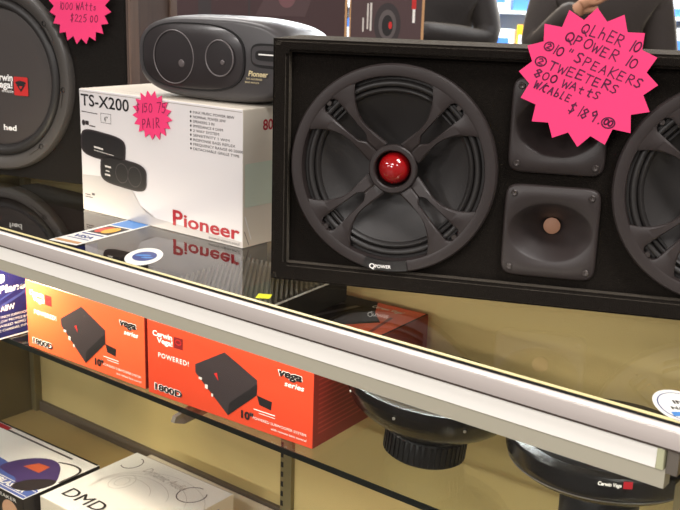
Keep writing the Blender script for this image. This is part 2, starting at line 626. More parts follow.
# slotted standards on the back panel with their shelf arms
for k, sx in enumerate((-1.1685, 0.15)):
    bm = box(sx - 0.014, sx + 0.014, 1.3350, 1.345, 0.36, 0.985)
    st = obj('slotted_standard', bm, M['post'], case)
    bm = bmesh.new()
    z = 0.37
    while z < 0.98:
        add_box(bm, sx - 0.0125, sx - 0.0065, 1.3342, 1.3349, z, z + 0.011)
        z += 0.021
    obj('slots', bm, M['slot'], st)
    bm = bmesh.new()
    dx = 0.085 if k == 0 else 0
    P = [(sx, 1.334, 0.7312), (sx + dx, 0.972, 0.7312), (sx + dx, 0.968, 0.722), (sx + dx, 0.990, 0.7135), (sx, 1.334, 0.675)]
    L = [bm.verts.new((p[0] - 0.004, p[1], p[2])) for p in P]
    Rr = [bm.verts.new((p[0] + 0.004, p[1], p[2])) for p in P]
    bm.faces.new(L)
    bm.faces.new(Rr[::-1])
    for i in range(5):
        j = (i + 1) % 5
        bm.faces.new((L[i], L[j], Rr[j], Rr[i]))
    obj('shelf_arm', bm, M['alu_dark'], st)

shelf = thing('glass_shelf', 'long glass shelf inside the case under the orange cartons', 'shelf', (0, 0, 0))
obj('pane', box(-1.975, X1 - .03, 0.9885, 1.333, 0.7333, 0.7413), M['glass'], shelf)
o = obj('shelf_edge', box(-1.975, X1 - .03, 0.9870, 0.9884, 0.7320, 0.7412), M['glass_edge'], shelf)

# ------------------------------------------------------------------ speaker enclosure (twin ten-inch)
ENC = (-0.8739, 0.9597, 1.0004)
EA = radians(23.553)
enc = thing('speaker_enclosure', 'black carpeted twin-woofer speaker box with red domes on the glass counter', 'speaker', ENC, EA)
EW, EH = 0.730, 0.3195
LIP, REC = 0.0215, 0.016
bm = bmesh.new()
DT, DB = 0.125, 0.21
# outer wedge shell: rim, recess and baffle in one skin
o8 = {k: bm.verts.new(p) for k, p in dict(
    a=(0, 0, 0), b=(EW, 0, 0), c=(EW, 0, EH), d=(0, 0, EH),
    e=(0, DB, 0), f=(EW, DB, 0), g=(EW, DT, EH), h=(0, DT, EH),
    i=(LIP, 0, 0.0245), j=(EW - LIP, 0, 0.0245), k=(EW - LIP, 0, EH - 0.0165), l=(LIP, 0, EH - 0.0165),
    m=(LIP, REC, 0.0245), n=(EW - LIP, REC, 0.0245), o=(EW - LIP, REC, EH - 0.0165), p=(LIP, REC, EH - 0.0165)).items()}
for q in ('abji', 'bckj', 'cdlk', 'dail', 'ijnm', 'jkon', 'klpo', 'limp', 'aefb', 'bfgc', 'cghd', 'dhea', 'efgh'):
    bm.faces.new([o8[c] for c in q])
be = [bm.edges.get((o8[a], o8[b])) for a, b in ('mn', 'no', 'op', 'pm')]
for (hx, hz, ra, rb) in ((0.1612, 0.1603, 0.0985, 0.0985), (0.5690, 0.1603, 0.0985, 0.0985), (0.3652, 0.2275, 0.0460, 0.0332), (0.3652, 0.0950, 0.0460, 0.0332)):
    vs = [bm.verts.new((hx + ra * cos(2 * pi * i / 48), REC, hz + rb * sin(2 * pi * i / 48))) for i in range(48)]
    be += [bm.edges.new((vs[i], vs[(i + 1) % 48])) for i in range(48)]
bmesh.ops.triangle_fill(bm, edges=be, use_beauty=True, normal=(0, -1, 0))
bmesh.ops.recalc_face_normals(bm, faces=bm.faces)
bmesh.ops.bevel(bm, geom=[e for e in bm.edges if all(abs(v.co.y) < 1e-5 for v in e.verts) or (abs(e.verts[0].co.x - e.verts[1].co.x) > .5 and e.verts[0].co.y > .1)], offset=0.004, segments=3, affect='EDGES')
obj('cabinet', bm, M['carpet'], enc, smooth=True, angle=35)


def ring_arm(ang, R, yf):
    """one double-bladed grille arm: narrow at the hub, flaring to the rim, slotted in the middle"""
    bm = bmesh.new()
    N = 26
    ts = [0.22 + (0.955 - 0.22) * i / N for i in range(N + 1)]

    def ew(r):
        if r < 0.45:
            return 0.125 - 0.02 * (r - .22) / .23
        x = (r - 0.45) / 0.505
        return 0.105 + 0.285 * x ** 2.0

    def iw(r):
        if r < 0.36 or r > 0.90:
            return 0.0
        if r < 0.42:
            return 0.050 * (r - .36) / .06
        if r > 0.85:
            return 0.082 * ((0.90 - r) / .05) ** 0.5
        return 0.050 + 0.032 * (r - 0.42) / 0.43

    def yy(r):
        return yf + 0.004 - 0.004 * sin(min(1, max(0, (r - .2) / .75)) * pi) + 0.012 * max(0.0, 1 - (r - .2) / .7) ** 1.3
    for sgn in (1, -1):
        prev = None
        for r in ts:
            e, i = ew(r) * sgn, iw(r) * sgn
            rr = r if r < 0.9 else r
            row = []
            for off, dy in ((i, 0.0015), (i + (e - i) * 0.15, 0), (i + (e - i) * 0.85, 0), (e, 0.0015)):
                f = math.sqrt(max(0.0, rr * rr - off * off)) if r > 0.6 else rr
                px, pz = f * R, off * R
                row.append(bm.verts.new((px * cos(ang) - pz * sin(ang), yy(r) + dy, px * sin(ang) + pz * cos(ang))))
            if prev:
                for k in range(3):
                    bm.faces.new((prev[k], row[k], row[k + 1], prev[k + 1]))
            prev = row
    bmesh.ops.remove_doubles(bm, verts=bm.verts, dist=1e-6)
    bm.normal_update()
    if sum(f.normal.y for f in bm.faces) > 0:
        bmesh.ops.reverse_faces(bm, faces=bm.faces)
    g = bmesh.ops.extrude_face_region(bm, geom=list(bm.faces))
    bmesh.ops.translate(bm, verts=[v for v in g['geom'] if isinstance(v, bmesh.types.BMVert)], vec=(0, 0.006, 0))
    return bm


def grille_woofer(cx, cz, lab):
    R = 0.1345
    by = REC
    # outer ring of the grille and the frame behind it
    prof = [(R, by), (R, by - 0.013), (R - 0.002, by - 0.0155), (R - 0.012, by - 0.0165), (R - 0.0150, by - 0.0155), (R - 0.0165, by - 0.010), (R - 0.0168, by)]
    w = obj('woofer', lathe(prof, 96, 'Y'), M['plastic'], enc, (cx, 0, cz), smooth=True, angle=30)
    w['label'] = lab
    sp = [(R - 0.0165, by - 0.004), (R - 0.020, by - 0.004), (R - 0.022, by - 0.0085), (R - 0.0250, by - 0.0100), (R - 0.0280, by - 0.0085), (R - 0.0295, by - 0.003), (R - 0.0310, by - 0.007), (R - 0.0335, by - 0.0085), (R - 0.0360, by - 0.007), (R - 0.0375, by - 0.001)]
    obj('surround', lathe(sp, 96, 'Y'), M['rubber'], w, smooth=True, angle=60)
    cp = [(R - 0.0375, by - 0.001), (R * 0.45, by + 0.026), (R * 0.2, by + 0.034), (0, by + 0.036)]
    obj('cone', lathe(cp, 64, 'Y'), M['cone'], w, smooth=True, angle=60)
    for k, a in enumerate((45.5, 136.5, 223.5, 316.5)):
        obj('grille_arm', ring_arm(radians(a), R, by - 0.0185), M['plastic'], w, smooth=True, angle=30)
    for a in (45.5, 136.5, 223.5, 316.5):
        # ribbed foot with its screw seen through the slot
        bm = bmesh.new()
        for q in range(4):
            r = R * (0.70 + 0.045 * q)
            add_box(bm, r, r + 0.0022, by - 0.0085, by - 0.004, -0.0085, 0.0085)
        bmesh.ops.rotate(bm, verts=bm.verts, cent=(0, 0, 0), matrix=Matrix.Rotation(-radians(a), 3, 'Y'))
        obj('rib', bm, M['plastic_dark'], w)
        bm = lathe([(0, by - 0.014), (0.0032, by - 0.014), (0.0038, by - 0.012), (0.0038, by - 0.003)], 16, 'Y', cx=R * 0.872 * cos(radians(a)), cz=R * 0.872 * sin(radians(a)))
        obj('screw', bm, M['screw'], w, smooth=True)
    hb = [(0.0315, by + 0.001), (0.0315, by - 0.006), (0.0300, by - 0.0075), (0.0255, by - 0.0075), (0.0240, by - 0.006), (0.0235, by + 0.006), (0.0235, by + 0.014)]
    obj('hub_ring', lathe(hb, 64, 'Y'), M['plastic'], w, smooth=True, angle=35)
    obj('hub_bowl', lathe([(0.0237, by + 0.004), (0.021, by + 0.009), (0, by + 0.010)], 48, 'Y'), M['plastic_dark'], w, smooth=True)
    dm = [(0.0212, by + 0.008)] + [(0.0212 * cos(radians(t)), by + 0.007 - 0.0205 * sin(radians(t))) for t in range(5, 90, 8)] + [(0, by - 0.0135)]
    d = obj('dome_cap', lathe(dm, 48, 'Y'), M['red_dome'], w, smooth=True, angle=80)
    d['label'] = 'glossy red dome'
    # name plate at the foot of the ring
    bm = bmesh.new()
    n = 12
    rows = []
    for i in range(n + 1):
        a = radians(258 + 26 * i / n - 2)
        rows.append([bm.verts.new((r * cos(a), by - 0.0185, r * sin(a))) for r in (R * 0.885, R * 0.985)] + [bm.verts.new((r * cos(a), by - 0.012, r * sin(a))) for r in (R * 0.985, R * 0.885)])
    for A, B in zip(rows, rows[1:]):
        for k in range(4):
            bm.faces.new((A[k], A[(k + 1) % 4], B[(k + 1) % 4], B[k]))
    bm.faces.new(rows[0])
    bm.faces.new(rows[-1][::-1])
    obj('name_plate', bm, M['plastic_dark'], w)
    F = fmat('front', y=by - 0.0185, eps=0.0006)
    letters('badge_lettering', 'Q', -0.0235, -0.1305, 0.0095, M['white_print'], w, F, bold=0.02)
    letters('badge_lettering', 'POWER', -0.0160, -0.1295, 0.0062, M['white_print'], w, F, bold=0.02, width=0.0215, rot=radians(2))
    return w


grille_woofer(0.1612, 0.1603, 'left woofer')
grille_woofer(0.5690, 0.1603, 'right woofer')


def horn(cx, cz, lab):
    h = 0.0585
    n = 64
    bm = bmesh.new()

    def rr(t, s, r):
        # rounded square by superellipse
        c, q = cos(t), sin(t)
        e = 0.22
        return (s * math.copysign(abs(c) ** e, c), s * math.copysign(abs(q) ** e, q))
    loops = []
    for (kind, s, y) in (('sq', h, REC), ('sq', h, REC - 0.006), ('sq', h - 0.002, REC - 0.0085), ('el', 0.0535, REC - 0.0090), ('el', 0.0505, REC - 0.0070), ('el', 0.042, REC + 0.003), ('el', 0.030, REC + 0.016), ('el', 0.018, REC + 0.030), ('ci', 0.0105, REC + 0.040)):
        L = []
        for i in range(n):
            t = 2 * pi * (i + 0.5) / n
            if kind == 'sq':
                x, z = rr(t, s, 0)
            elif kind == 'el':
                x, z = s * cos(t), s * 0.72 * sin(t)
            else:
                x, z = s * cos(t), s * sin(t)
            L.append(bm.verts.new((x, y, z)))
        loops.append(L)
    for A, B in zip(loops, loops[1:]):
        for i in range(n):
            bm.faces.new((A[i], A[(i + 1) % n], B[(i + 1) % n], B[i]))
    w = obj('horn_tweeter', bm, M['plastic'], enc, (cx, 0, cz), smooth=True, angle=50)
    w['label'] = lab
    t = obj('throat', lathe([(0.0108, REC + 0.034), (0.007, REC + 0.0325), (0, REC + 0.032)], 32, 'Y'), M['throat'], w, smooth=True)
    t['label'] = 'pale tan horn throat'
    for sx in (-1, 1):
        for sz in (-1, 1):
            obj('screw', lathe([(0.0042, REC - 0.008), (0.0042, REC - 0.0098), (0.0034, REC - 0.0106), (0.0014, REC - 0.0106), (0, REC - 0.0096)], 20, 'Y', cx=sx * 0.0475, cz=sz * 0.0475), M['screw'], w, smooth=True)


horn(0.3652, 0.2275, 'upper horn')
horn(0.3652, 0.0950, 'lower horn')

# the big pink tag that hangs on the front of the enclosure
eu = Vector((cos(EA), sin(EA), 0))
ev = Vector((-sin(EA), cos(EA), 0))
tc = Vector(ENC) + eu * 0.3938 + Vector((0, 0, 0.2888)) - ev * 0.006


def rel(l, c):
    return [(s, (a[0] - c[0], a[1] - c[1]), (b[0] - c[0], b[1] - c[1]), h) for s, a, b, h in l]


star_tag('large pink starburst price tag on the front of the twin-woofer speaker box', tc, EA, 0.0815, 16, 0.83, rel([
    ('QLhER 10', (0.3812, 0.3415), (0.4510, 0.3190), 0.0128),
    ('QPOWER 10', (0.3630, 0.3310), (0.4490, 0.3010), 0.0118),
    ('@10" SPEAKERS', (0.3390, 0.3200), (0.4570, 0.2790), 0.0112),
    ('@ TWEETERS', (0.3310, 0.3030), (0.4310, 0.2715), 0.0104),
    ('800 WAttS', (0.3310, 0.2880), (0.4110, 0.2635), 0.0092),
    ('W/CAblE', (0.3315, 0.2750), (0.3770, 0.2590), 0.0092),
    ('$189.~', (0.3740, 0.2480), (0.4270, 0.2310), 0.0125)], (0.3938, 0.2888)), 0.00165, M['ink'], tilt=radians(-1.5), spin=radians(87))

# ------------------------------------------------------------------ white carton and its tag
WL = (-1.3979, 1.0518, 1.0004)
WA = radians(-0.355)
wb = carton('speaker_carton', 'white speaker carton with dark red brand lettering on the glass counter', 'box', WL, WA, 0.3855, 0.27, 0.2090, M['white_card'], M['white_side'], M['white_side'])
F = fmat('front')
F2 = fmat('front', eps=0.0007)
F3 = fmat('front', eps=0.0010)
F4 = fmat('front', eps=0.0013)
poly('grey_band', [(0.001, 0.062), (0.115, 0.069), (0.128, 0.060), (0.140, 0.044), (0.152, 0.030), (0.166, 0.020), (0.190, 0.015), (0.384, 0.010), (0.384, 0.001), (0.001, 0.001)], M['card_grey'], wb, F)
letters('model_lettering', 'TS-X200', 0.0045, 0.1815, 0.0275, M['black_print'], wb, F, bold=0.012, width=0.125)
poly('print_rule', stroke_quads([(0.006, 0.171), (0.048, 0.170)], 0.0015), M['mid_print'], wb, F)
poly('size_box', stroke_quads([(0.057, 0.157), (0.083, 0.157), (0.083, 0.1725), (0.057, 0.1725), (0.057, 0.157)], 0.0008), M['mid_print'], wb, F)
letters('size_lettering', '6"', 0.0655, 0.1600, 0.0115, M['black_print'], wb, F)
poly('maker_mark', [oval(0.010, 0.1520, 0.0045, 0.005), rect(0.0150, 0.1490, 0.0240, 0.1560)], M['dark_print'], wb, F)
poly('print_rule', stroke_quads([(0.026, 0.1485), (0.041, 0.148)], 0.0020), M['mid_print'], wb, F)
poly('small_print', [rect(0.008, 0.028, 0.022, 0.0295), rect(0.008, 0.024, 0.028, 0.0255), rect(0.026, 0.029, 0.034, 0.033)], M['mid_print'], wb, F2)


def pod_print(cx, cz, hw, hh, rot, ringed):
    def T(p):
        return [(cx + x * cos(rot) - z * sin(rot), cz + x * sin(rot) + z * cos(rot)) for x, z in p]

    def sup(hw, hh, e):
        return [(hw * math.copysign(abs(cos(t)) ** e, cos(t)), hh * math.copysign(abs(sin(t)) ** e, sin(t))) for t in [2 * pi * i / 48 for i in range(48)]]
    p = poly('speaker_picture', T(sup(hw, hh, 0.5)), M['dark_print'], wb, F2 if ringed is False else F3)
    poly('picture_grille', T([(x * 0.93, z * 0.88) for x, z in sup(hw, hh, 0.5)]), M['black_print'], p, F3 if ringed is False else F4)
    G = fmat('front', eps=0.0016)
    if ringed:
        for (x, r) in ((-0.002, 0.016), (0.030, 0.0165)):
            poly('picture_ring', stroke_quads(T([(x + r * cos(t), r * sin(t)) for t in [2 * pi * i / 24 for i in range(25)]]), 0.0009), M['mid_print'], p, G)
        poly('picture_lettering', [T(rect(-0.046, 0.003, -0.030, 0.006)), T(rect(-0.044, -0.004, -0.034, -0.002)), T(rect(-0.046, -0.011, -0.032, -0.008))], M['light_print'], p, G)
    else:
        poly('picture_lettering', [T(rect(-0.022, -0.006, 0.002, -0.003)), T(rect(-0.022, -0.0105, 0.030, -0.0095))], M['light_print'], p, G)


pod_print(0.0600, 0.1170, 0.0590, 0.0235, radians(-4), False)
pod_print(0.1110, 0.0780, 0.0590, 0.0240, radians(-3), True)
widths = [0.088, 0.070, 0.046, 0.064, 0.056, 0.078, 0.090, 0.106, 0.098]
rows = ['MAX MUSIC POWER 80W', 'NOMINAL POWER 30W', 'SPEAKERS 3 IN', 'IMPEDANCE 4 OHM', '2 WAY SYSTEM', 'SENSITIVITY 1 W/M', 'RESPONSE BASS REFLEX', 'FREQUENCY RANGE 60-20000', 'DETACHABLE GRILLE TYPE']
for i, (tx, wd) in enumerate(zip(rows, widths)):
    b = 0.1935 - i * 0.0070
    letters('spec_lettering', tx, 0.2800, b, 0.0058, M['dark_print'], wb, F, width=wd)
poly('bullet', [rect(0.2735, 0.1940 - i * 0.0070, 0.2765, 0.1970 - i * 0.0070) for i in range(9)], M['black_print'], wb, F)
letters('brand_lettering', 'P', 0.2290, 0.0118, 0.0350, M['red_print'], wb, F2, bold=0.022, width=0.0235)
letters('brand_lettering', 'ioneer', 0.2555, 0.0125, 0.0290, M['red_print'], wb, F2, bold=0.022, width=0.1230)
letters('small_lettering', 'sound.vision.soul', 0.3130, 0.0035, 0.0068, M['dark_print'], wb, F2, width=0.066)
# flap lip along the top front edge and printed side
poly('flap_line', [rect(0.002, 0.2045, 0.384, 0.2053)], M['card_line'], wb, F)
poly('flap_line', [rect(0.002, 0.012, 0.384, 0.0128), rect(0.002, 0.030, 0.384, 0.0306)], M['card_line'], wb, fmat('top', h=0.209))
G = fmat('right', w=0.3855)
letters('power_lettering', '80', 0.0425, 0.1755, 0.0225, M['red_print'], wb, G, bold=0.02, width=0.022)
letters('power_lettering', 'W', 0.0680, 0.1755, 0.0225, M['red_print'], wb, G, bold=0.02)
poly('window', rrect(0.004, 0.062, 0.085, 0.128, 0.004), M['window_glare'], wb, G)
poly('tape_scratch', stroke_quads([(0.0050, 0.0480), (0.0100, 0.0340), (0.0180, 0.0120)], 0.0022), M['white_print'], wb, G)
poly('tape_scratch', stroke_quads([(0.0040, 0.0250), (0.0130, 0.0040)], 0.0015), M['card_line'], wb, G)

c0 = Vector(WL) + Vector((0.1870, -0.0030, 0.1815))
star_tag('small pink starburst price tag stuck on the white speaker carton', c0, WA, 0.0475, 17, 0.76,
         rel([('$150 75', (0.1500, 0.1830), (0.2240, 0.1880), 0.0150), ('PAIR', (0.1650, 0.1590), (0.2080, 0.1640), 0.0145)], (0.1870, 0.1815)),
         0.0014, M['ink_light'], spin=radians(80), sq=0.82)

# ------------------------------------------------------------------ grey speaker pod on the carton
PW, PH, PD = 0.154, 0.0650, 0.140
pod = thing('speaker_pod', 'rounded grey two-cone car speaker pod lying on top of the white carton', 'speaker', (-1.1130, 1.080, 1.2097), radians(6))


def supell(t, a, b, e):
    return (a * math.copysign(abs(cos(t)) ** e, cos(t)), b * math.copysign(abs(sin(t)) ** e, sin(t)))


bm = bmesh.new()
loops = []
n = 72
for (y, k, kz) in ((0.0, 0.0, 0.0), (0.0, 0.90, 0.84), (0.002, 0.945, 0.91), (0.008, 0.975, 0.955), (0.020, 0.995, 0.985), (0.045, 1.0, 1.0), (0.09, 0.985, 0.97), (0.125, 0.94, 0.90), (0.148, 0.86, 0.78), (PD, 0.70, 0.60), (PD, 0, 0)):
    if k == 0:
        loops.append([bm.verts.new((0, y, PH))])
        continue
    L = []
    for i in range(n):
        t = 2 * pi * i / n
        x, z = supell(t, PW * k, PH * kz, 0.66)
        L.append(bm.verts.new((x, y, PH + z)))
    loops.append(L)
for A, B in zip(loops, loops[1:]):
    for i in range(n):
        j = (i + 1) % n
        if len(A) == 1:
            bm.faces.new((A[0], B[i], B[j]))
        elif len(B) == 1:
            bm.faces.new((A[i], A[j], B[0]))
        else:
            bm.faces.new((A[i], A[j], B[j], B[i]))
obj('shell', bm, M['pod'], pod, smooth=True, angle=60)


def slab(name, pts, y0, y1, m, parent, dome=0.0):
    bm = bmesh.new()
    cx = sum(p[0] for p in pts) / len(pts)
    cz = sum(p[1] for p in pts) / len(pts)
    B = [bm.verts.new((x, y1, z)) for x, z in pts]
    A = [bm.verts.new((x, y0 + dome, z)) for x, z in pts]
    loops = [B, A]
    if dome:
        for s in (0.92, 0.7, 0.4):
            loops.append([bm.verts.new((cx + (x - cx) * s, y0 + dome * s ** 4, cz + (z - cz) * s)) for x, z in pts])
    n = len(pts)
    for P, Q in zip(loops, loops[1:]):
        for i in range(n):
            bm.faces.new((P[i], P[(i + 1) % n], Q[(i + 1) % n], Q[i]))
    bm.faces.new(loops[-1])
    bm.faces.new(B[::-1])
    return obj(name, bm, m, parent, smooth=True, angle=40)


def sup2(cx, cz, a, b, e, n=56):
    return [(cx + supell(2 * pi * i / n, a, b, e)[0], cz + supell(2 * pi * i / n, a, b, e)[1]) for i in range(n)]


slab('grille_gap', sup2(-0.0320, 0.0670, 0.1020, 0.0510, 0.70), -0.0030, 0.014, M['plastic_dark'], pod)
gr = slab('grille', sup2(-0.0320, 0.0670, 0.0995, 0.0485, 0.70), -0.0090, 0.010, M['pod_grille'], pod, dome=0.0055)
for (x, z, r, wd) in ((-0.0640, 0.0650, 0.0405, 0.0009), (0.0270, 0.0680, 0.0265, 0.0011)):
    bm = bmesh.new()
    tube([(x + r * cos(2 * pi * i / 40), -0.0092, z + r * sin(2 * pi * i / 40)) for i in range(41)], wd, 6, bm, cap=False)
    obj('cone_ring', bm, M['pod_ring'], gr, smooth=True)
for (x, z, r) in ((-0.0480, 0.0560, 0.006), (0.0330, 0.0620, 0.004)):
    obj('cone_dome', lathe([(r, -0.0088), (r * .8, -0.0102), (0, -0.0108)], 20, 'Y', cx=x, cz=z), M['mid_print'], gr, smooth=True)
pt = slab('bass_port', sup2(0.1180, 0.0760, 0.0360, 0.0175, 0.5), -0.0035, 0.012, M['plastic_dark'], pod)
slab('port_lip', sup2(0.1180, 0.0760, 0.0330, 0.0140, 0.5), -0.0050, 0.010, M['pod'], pt)
slab('port_slot', sup2(0.1180, 0.0760, 0.0260, 0.0075, 0.5), -0.0056, 0.008, M['plastic_dark'], pt)
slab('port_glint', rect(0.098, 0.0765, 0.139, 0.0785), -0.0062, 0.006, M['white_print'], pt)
FP = fmat('front', eps=0.0045)
letters('gold_lettering', 'Pioneer', 0.0780, 0.0450, 0.0115, M['gold'], pod, FP, bold=0.02, shear=0.15, width=0.036)
letters('gold_lettering', 'TWO WAY SPEAKER', 0.0740, 0.0395, 0.0040, M['gold'], pod, FP, width=0.030)
letters('gold_lettering', 'BASS REFLEX', 0.0720, 0.0345, 0.0036, M['gold'], pod, FP, width=0.026)

# ------------------------------------------------------------------ big woofer box at the left
LA = radians(15)
LB = (-1.5805, 1.1832, 1.0004)
lw = thing('subwoofer_box', 'large charcoal box with a big grey-rimmed woofer at the left end of the counter', 'speaker', LB, LA)
obj('cabinet', box(-0.49, 0.115, 0, 0.165, 0.0, 0.42, bevel=0.004), M['carpet_plain'], lw)
sp_ = obj('side_panel', box(0.1151, 0.119, 0.004, 0.163, 0.002, 0.418), M['wood_dark'], lw)
sp_['label'] = 'brown framed wooden side'
bm = bmesh.new()
for (a, b, c, d) in ((0.004, 0.032, 0.002, 0.418), (0.140, 0.163, 0.002, 0.418), (0.0321, 0.1399, 0.362, 0.418)):
    add_box(bm, 0.1191, 0.1235, a, b, c, d, bevel=0.001)
obj('side_frame', bm, M['wood'], sp_)
R = 0.183
prof = [(R, 0.0), (R, -0.010), (R - 0.004, -0.015), (R - 0.010, -0.016), (R - 0.024, -0.013), (R - 0.028, -0.009), (R - 0.029, -0.002)]
w15 = obj('woofer', lathe(prof, 96, 'Y'), M['frame_grey'], lw, (-0.1847, 0, 0.1977), smooth=True, angle=40)
obj('surround', lathe([(R - 0.028, -0.004), (R - 0.030, -0.010), (R - 0.034, -0.014), (R - 0.042, -0.015), (R - 0.047, -0.011), (R - 0.049, -0.005), (R - 0.050, -0.002)], 96, 'Y'), M['rubber'], w15, smooth=True, angle=70)
obj('cone', lathe([(R - 0.050, -0.003), (R - 0.054, -0.004), (0.10, -0.0046), (0.05, -0.0056), (0.02, -0.0059), (0, -0.006)], 72, 'Y'), M['cone_grey'], w15, smooth=True, angle=60)
for k in range(8):
    a = radians(-5 + 45 * k)
    h = obj('bolt_hole', lathe([(0.0052, -0.0100), (0.0052, -0.0160), (0.0045, -0.0162), (0.0030, -0.0130), (0, -0.0125)], 16, 'Y', cx=(R - 0.0165) * cos(a), cz=(R - 0.0165) * sin(a)), M['slot'], w15, smooth=True)
    bm = box(-0.0012, 0.0012, -0.0165, -0.010, -0.014, 0.014)
    bmesh.ops.translate(bm, verts=bm.verts, vec=(R - 0.019, 0, 0))
    bmesh.ops.rotate(bm, verts=bm.verts, cent=(0, 0, 0), matrix=Matrix.Rotation(-(a - radians(7)), 3, 'Y'))
    obj('rim_rib', bm, M['frame_grey'], w15)
FL = fmat('front', y=-0.0064)
FL2 = fmat('front', y=-0.0064, eps=0.0008)
letters('logo_lettering', 'Cerwin', 0.0360 - 0.054, 0.0030 - 0.009 + 0.0, 0.0190, M['white_print'], w15, FL, bold=0.03, width=0.056, align='LEFT')
letters('logo_lettering', 'Vega!', 0.0360 - 0.045, -0.0200, 0.0190, M['white_print'], w15, FL, bold=0.03, width=0.047)
letters('logo_lettering', 'mobile', 0.0360 - 0.026, -0.0290, 0.0085, M['white_print'], w15, FL, width=0.028)
lg = poly('red_badge', rrect(0.0405, -0.0330, 0.0750, 0.0030, 0.002), M['bright_red'], w15, FL)
poly('badge_mark', [oval(0.0577, -0.0085, 0.013, 0.0040, 24), [(0.0465, -0.012), (0.069, -0.012), (0.0577, -0.026)]], M['black_print'], w15, FL2)
poly('badge_mark', [[(0.0530, -0.0145), (0.0625, -0.0145), (0.0577, -0.0205)], rect(0.0455, -0.0030, 0.070, -0.0012)], M['bright_red'], w15, fmat('front', y=-0.0064, eps=0.0012))
letters('model_lettering', 'hed', 0.0080, -0.1030, 0.0150, M['white_print'], w15, fmat('front', y=-0.0050, eps=0.001), bold=0.03, width=0.032)

c1 = Vector(LB) + Vector((cos(LA), sin(LA), 0)) * 0.0290 + Vector((sin(LA), -cos(LA), 0)) * 0.019 + Vector((0, 0, 0.3400))
star_tag('pink starburst price tag on the charcoal woofer box', c1, LA, 0.0700, 20, 0.82,
         rel([('W/bOX', (-0.020, 0.3590), (0.060, 0.3580), 0.0140), ('1000 WAtts', (-0.0170, 0.3330), (0.0700, 0.3330), 0.0130), ('$225 00', (0.0080, 0.3110), (0.0720, 0.3120), 0.0130)], (0.0290, 0.3400)),
         0.0014, M['ink_light'], spin=radians(83))

# ------------------------------------------------------------------ stickers on the glass
st = thing('card_sticker', 'white strip sticker with payment card marks on the glass by the carton', 'sticker', (-1.2400, 0.8950, 1.0), radians(7))
Ft = fmat('top', h=0.0, eps=0.0)
obj('backing', box(-0.022, 0.036, -0.010, 0.166, 0.0001, 0.0004), M['sticker_white'], st)
FT = Matrix.Translation((0, 0, 0.0006))
poly('blue_mark', rect(-0.018, 0.118, 0.032, 0.160), M['sticker_blue'], st, FT)
poly('dark_mark', rect(-0.014, 0.062, 0.030, 0.112), M['dark_print'], st, FT)
FT2 = Matrix.Translation((0, 0, 0.0008))
poly('red_disc', oval(-0.001, 0.087, 0.011, 0.020), M['sticker_red'], st, FT2)
poly('yellow_disc', oval(0.013, 0.087, 0.011, 0.020), M['sticker_yellow'], st, Matrix.Translation((0, 0, 0.0010)))
letters('card_lettering', 'VISA', -0.013, 0.028, 0.020, M['navy'], st, FT2, bold=0.02)
poly('blue_rule', [rect(-0.015, 0.050, 0.030, 0.055), rect(-0.015, 0.020, 0.030, 0.0225)], M['navy'], st, FT2)
poly('yellow_rule', [rect(-0.018, -0.004, 0.032, 0.006)], M['tan_edge'], st, FT2)


def oval_sticker(label, c, ang, ra, rb, words, m1):
    t = thing('oval_sticker', label, 'sticker', (c[0], c[1], 1.0), ang)
    bm = bmesh.new()
    A = [bm.verts.new((x, y, 0.0001)) for x, y in oval(0, 0, ra, rb)]
    B = [bm.verts.new((x, y, 0.0004)) for x, y in oval(0, 0, ra, rb)]
    bm.faces.new(B)
    bm.faces.new(A[::-1])
    for i in range(len(A)):
        j = (i + 1) % len(A)
        bm.faces.new((A[i], A[j], B[j], B[i]))
    obj('backing', bm, M['sticker_white'], t)
    return t


t = oval_sticker('small oval white sticker with a blue oval on the glass near the front rail', (-1.0830, 0.9180), radians(38), 0.0265, 0.0480, '', None)
poly('blue_oval', oval(0.001, 0, 0.0175, 0.0260), M['navy'], t, FT)
poly('pale_swirl', [oval(-0.002, 0.004, 0.012, 0.005), oval(0.006, -0.008, 0.009, 0.004)], M['sticker_blue'], t, FT2)
t = oval_sticker('oval white sticker with dark lettering at the right end of the glass', (-0.2900, 0.9120), radians(38), 0.0260, 0.0420, '', None)
poly('blue_rim', stroke_quads(oval(0, 0, 0.0215, 0.034, 40) + [oval(0, 0, 0.0215, 0.034, 40)[0]], 0.0012), M['navy'], t, FT)
letters('sticker_lettering', 'IN', -0.006, 0.006, 0.012, M['black_print'], t, FT2, bold=0.02)
letters('sticker_lettering', 'NAVY', -0.012, -0.008, 0.010, M['black_print'], t, FT2, bold=0.02, width=0.024)
poly('blue_band', rect(-0.015, -0.024, 0.015, -0.014), M['sticker_blue'], t, FT2)
ls = obj('lime_sticker', box(-0.009, 0.009, -0.009, 0.009, 0.0001, 0.0005), M['lime'], None, (-0.8260, 0.8960, 1.0), (0, 0, radians(30)))
tag(ls, 'tiny lime yellow sticker on the glass edge below the speaker box', 'sticker')

# ------------------------------------------------------------------ orange cartons on the glass shelf


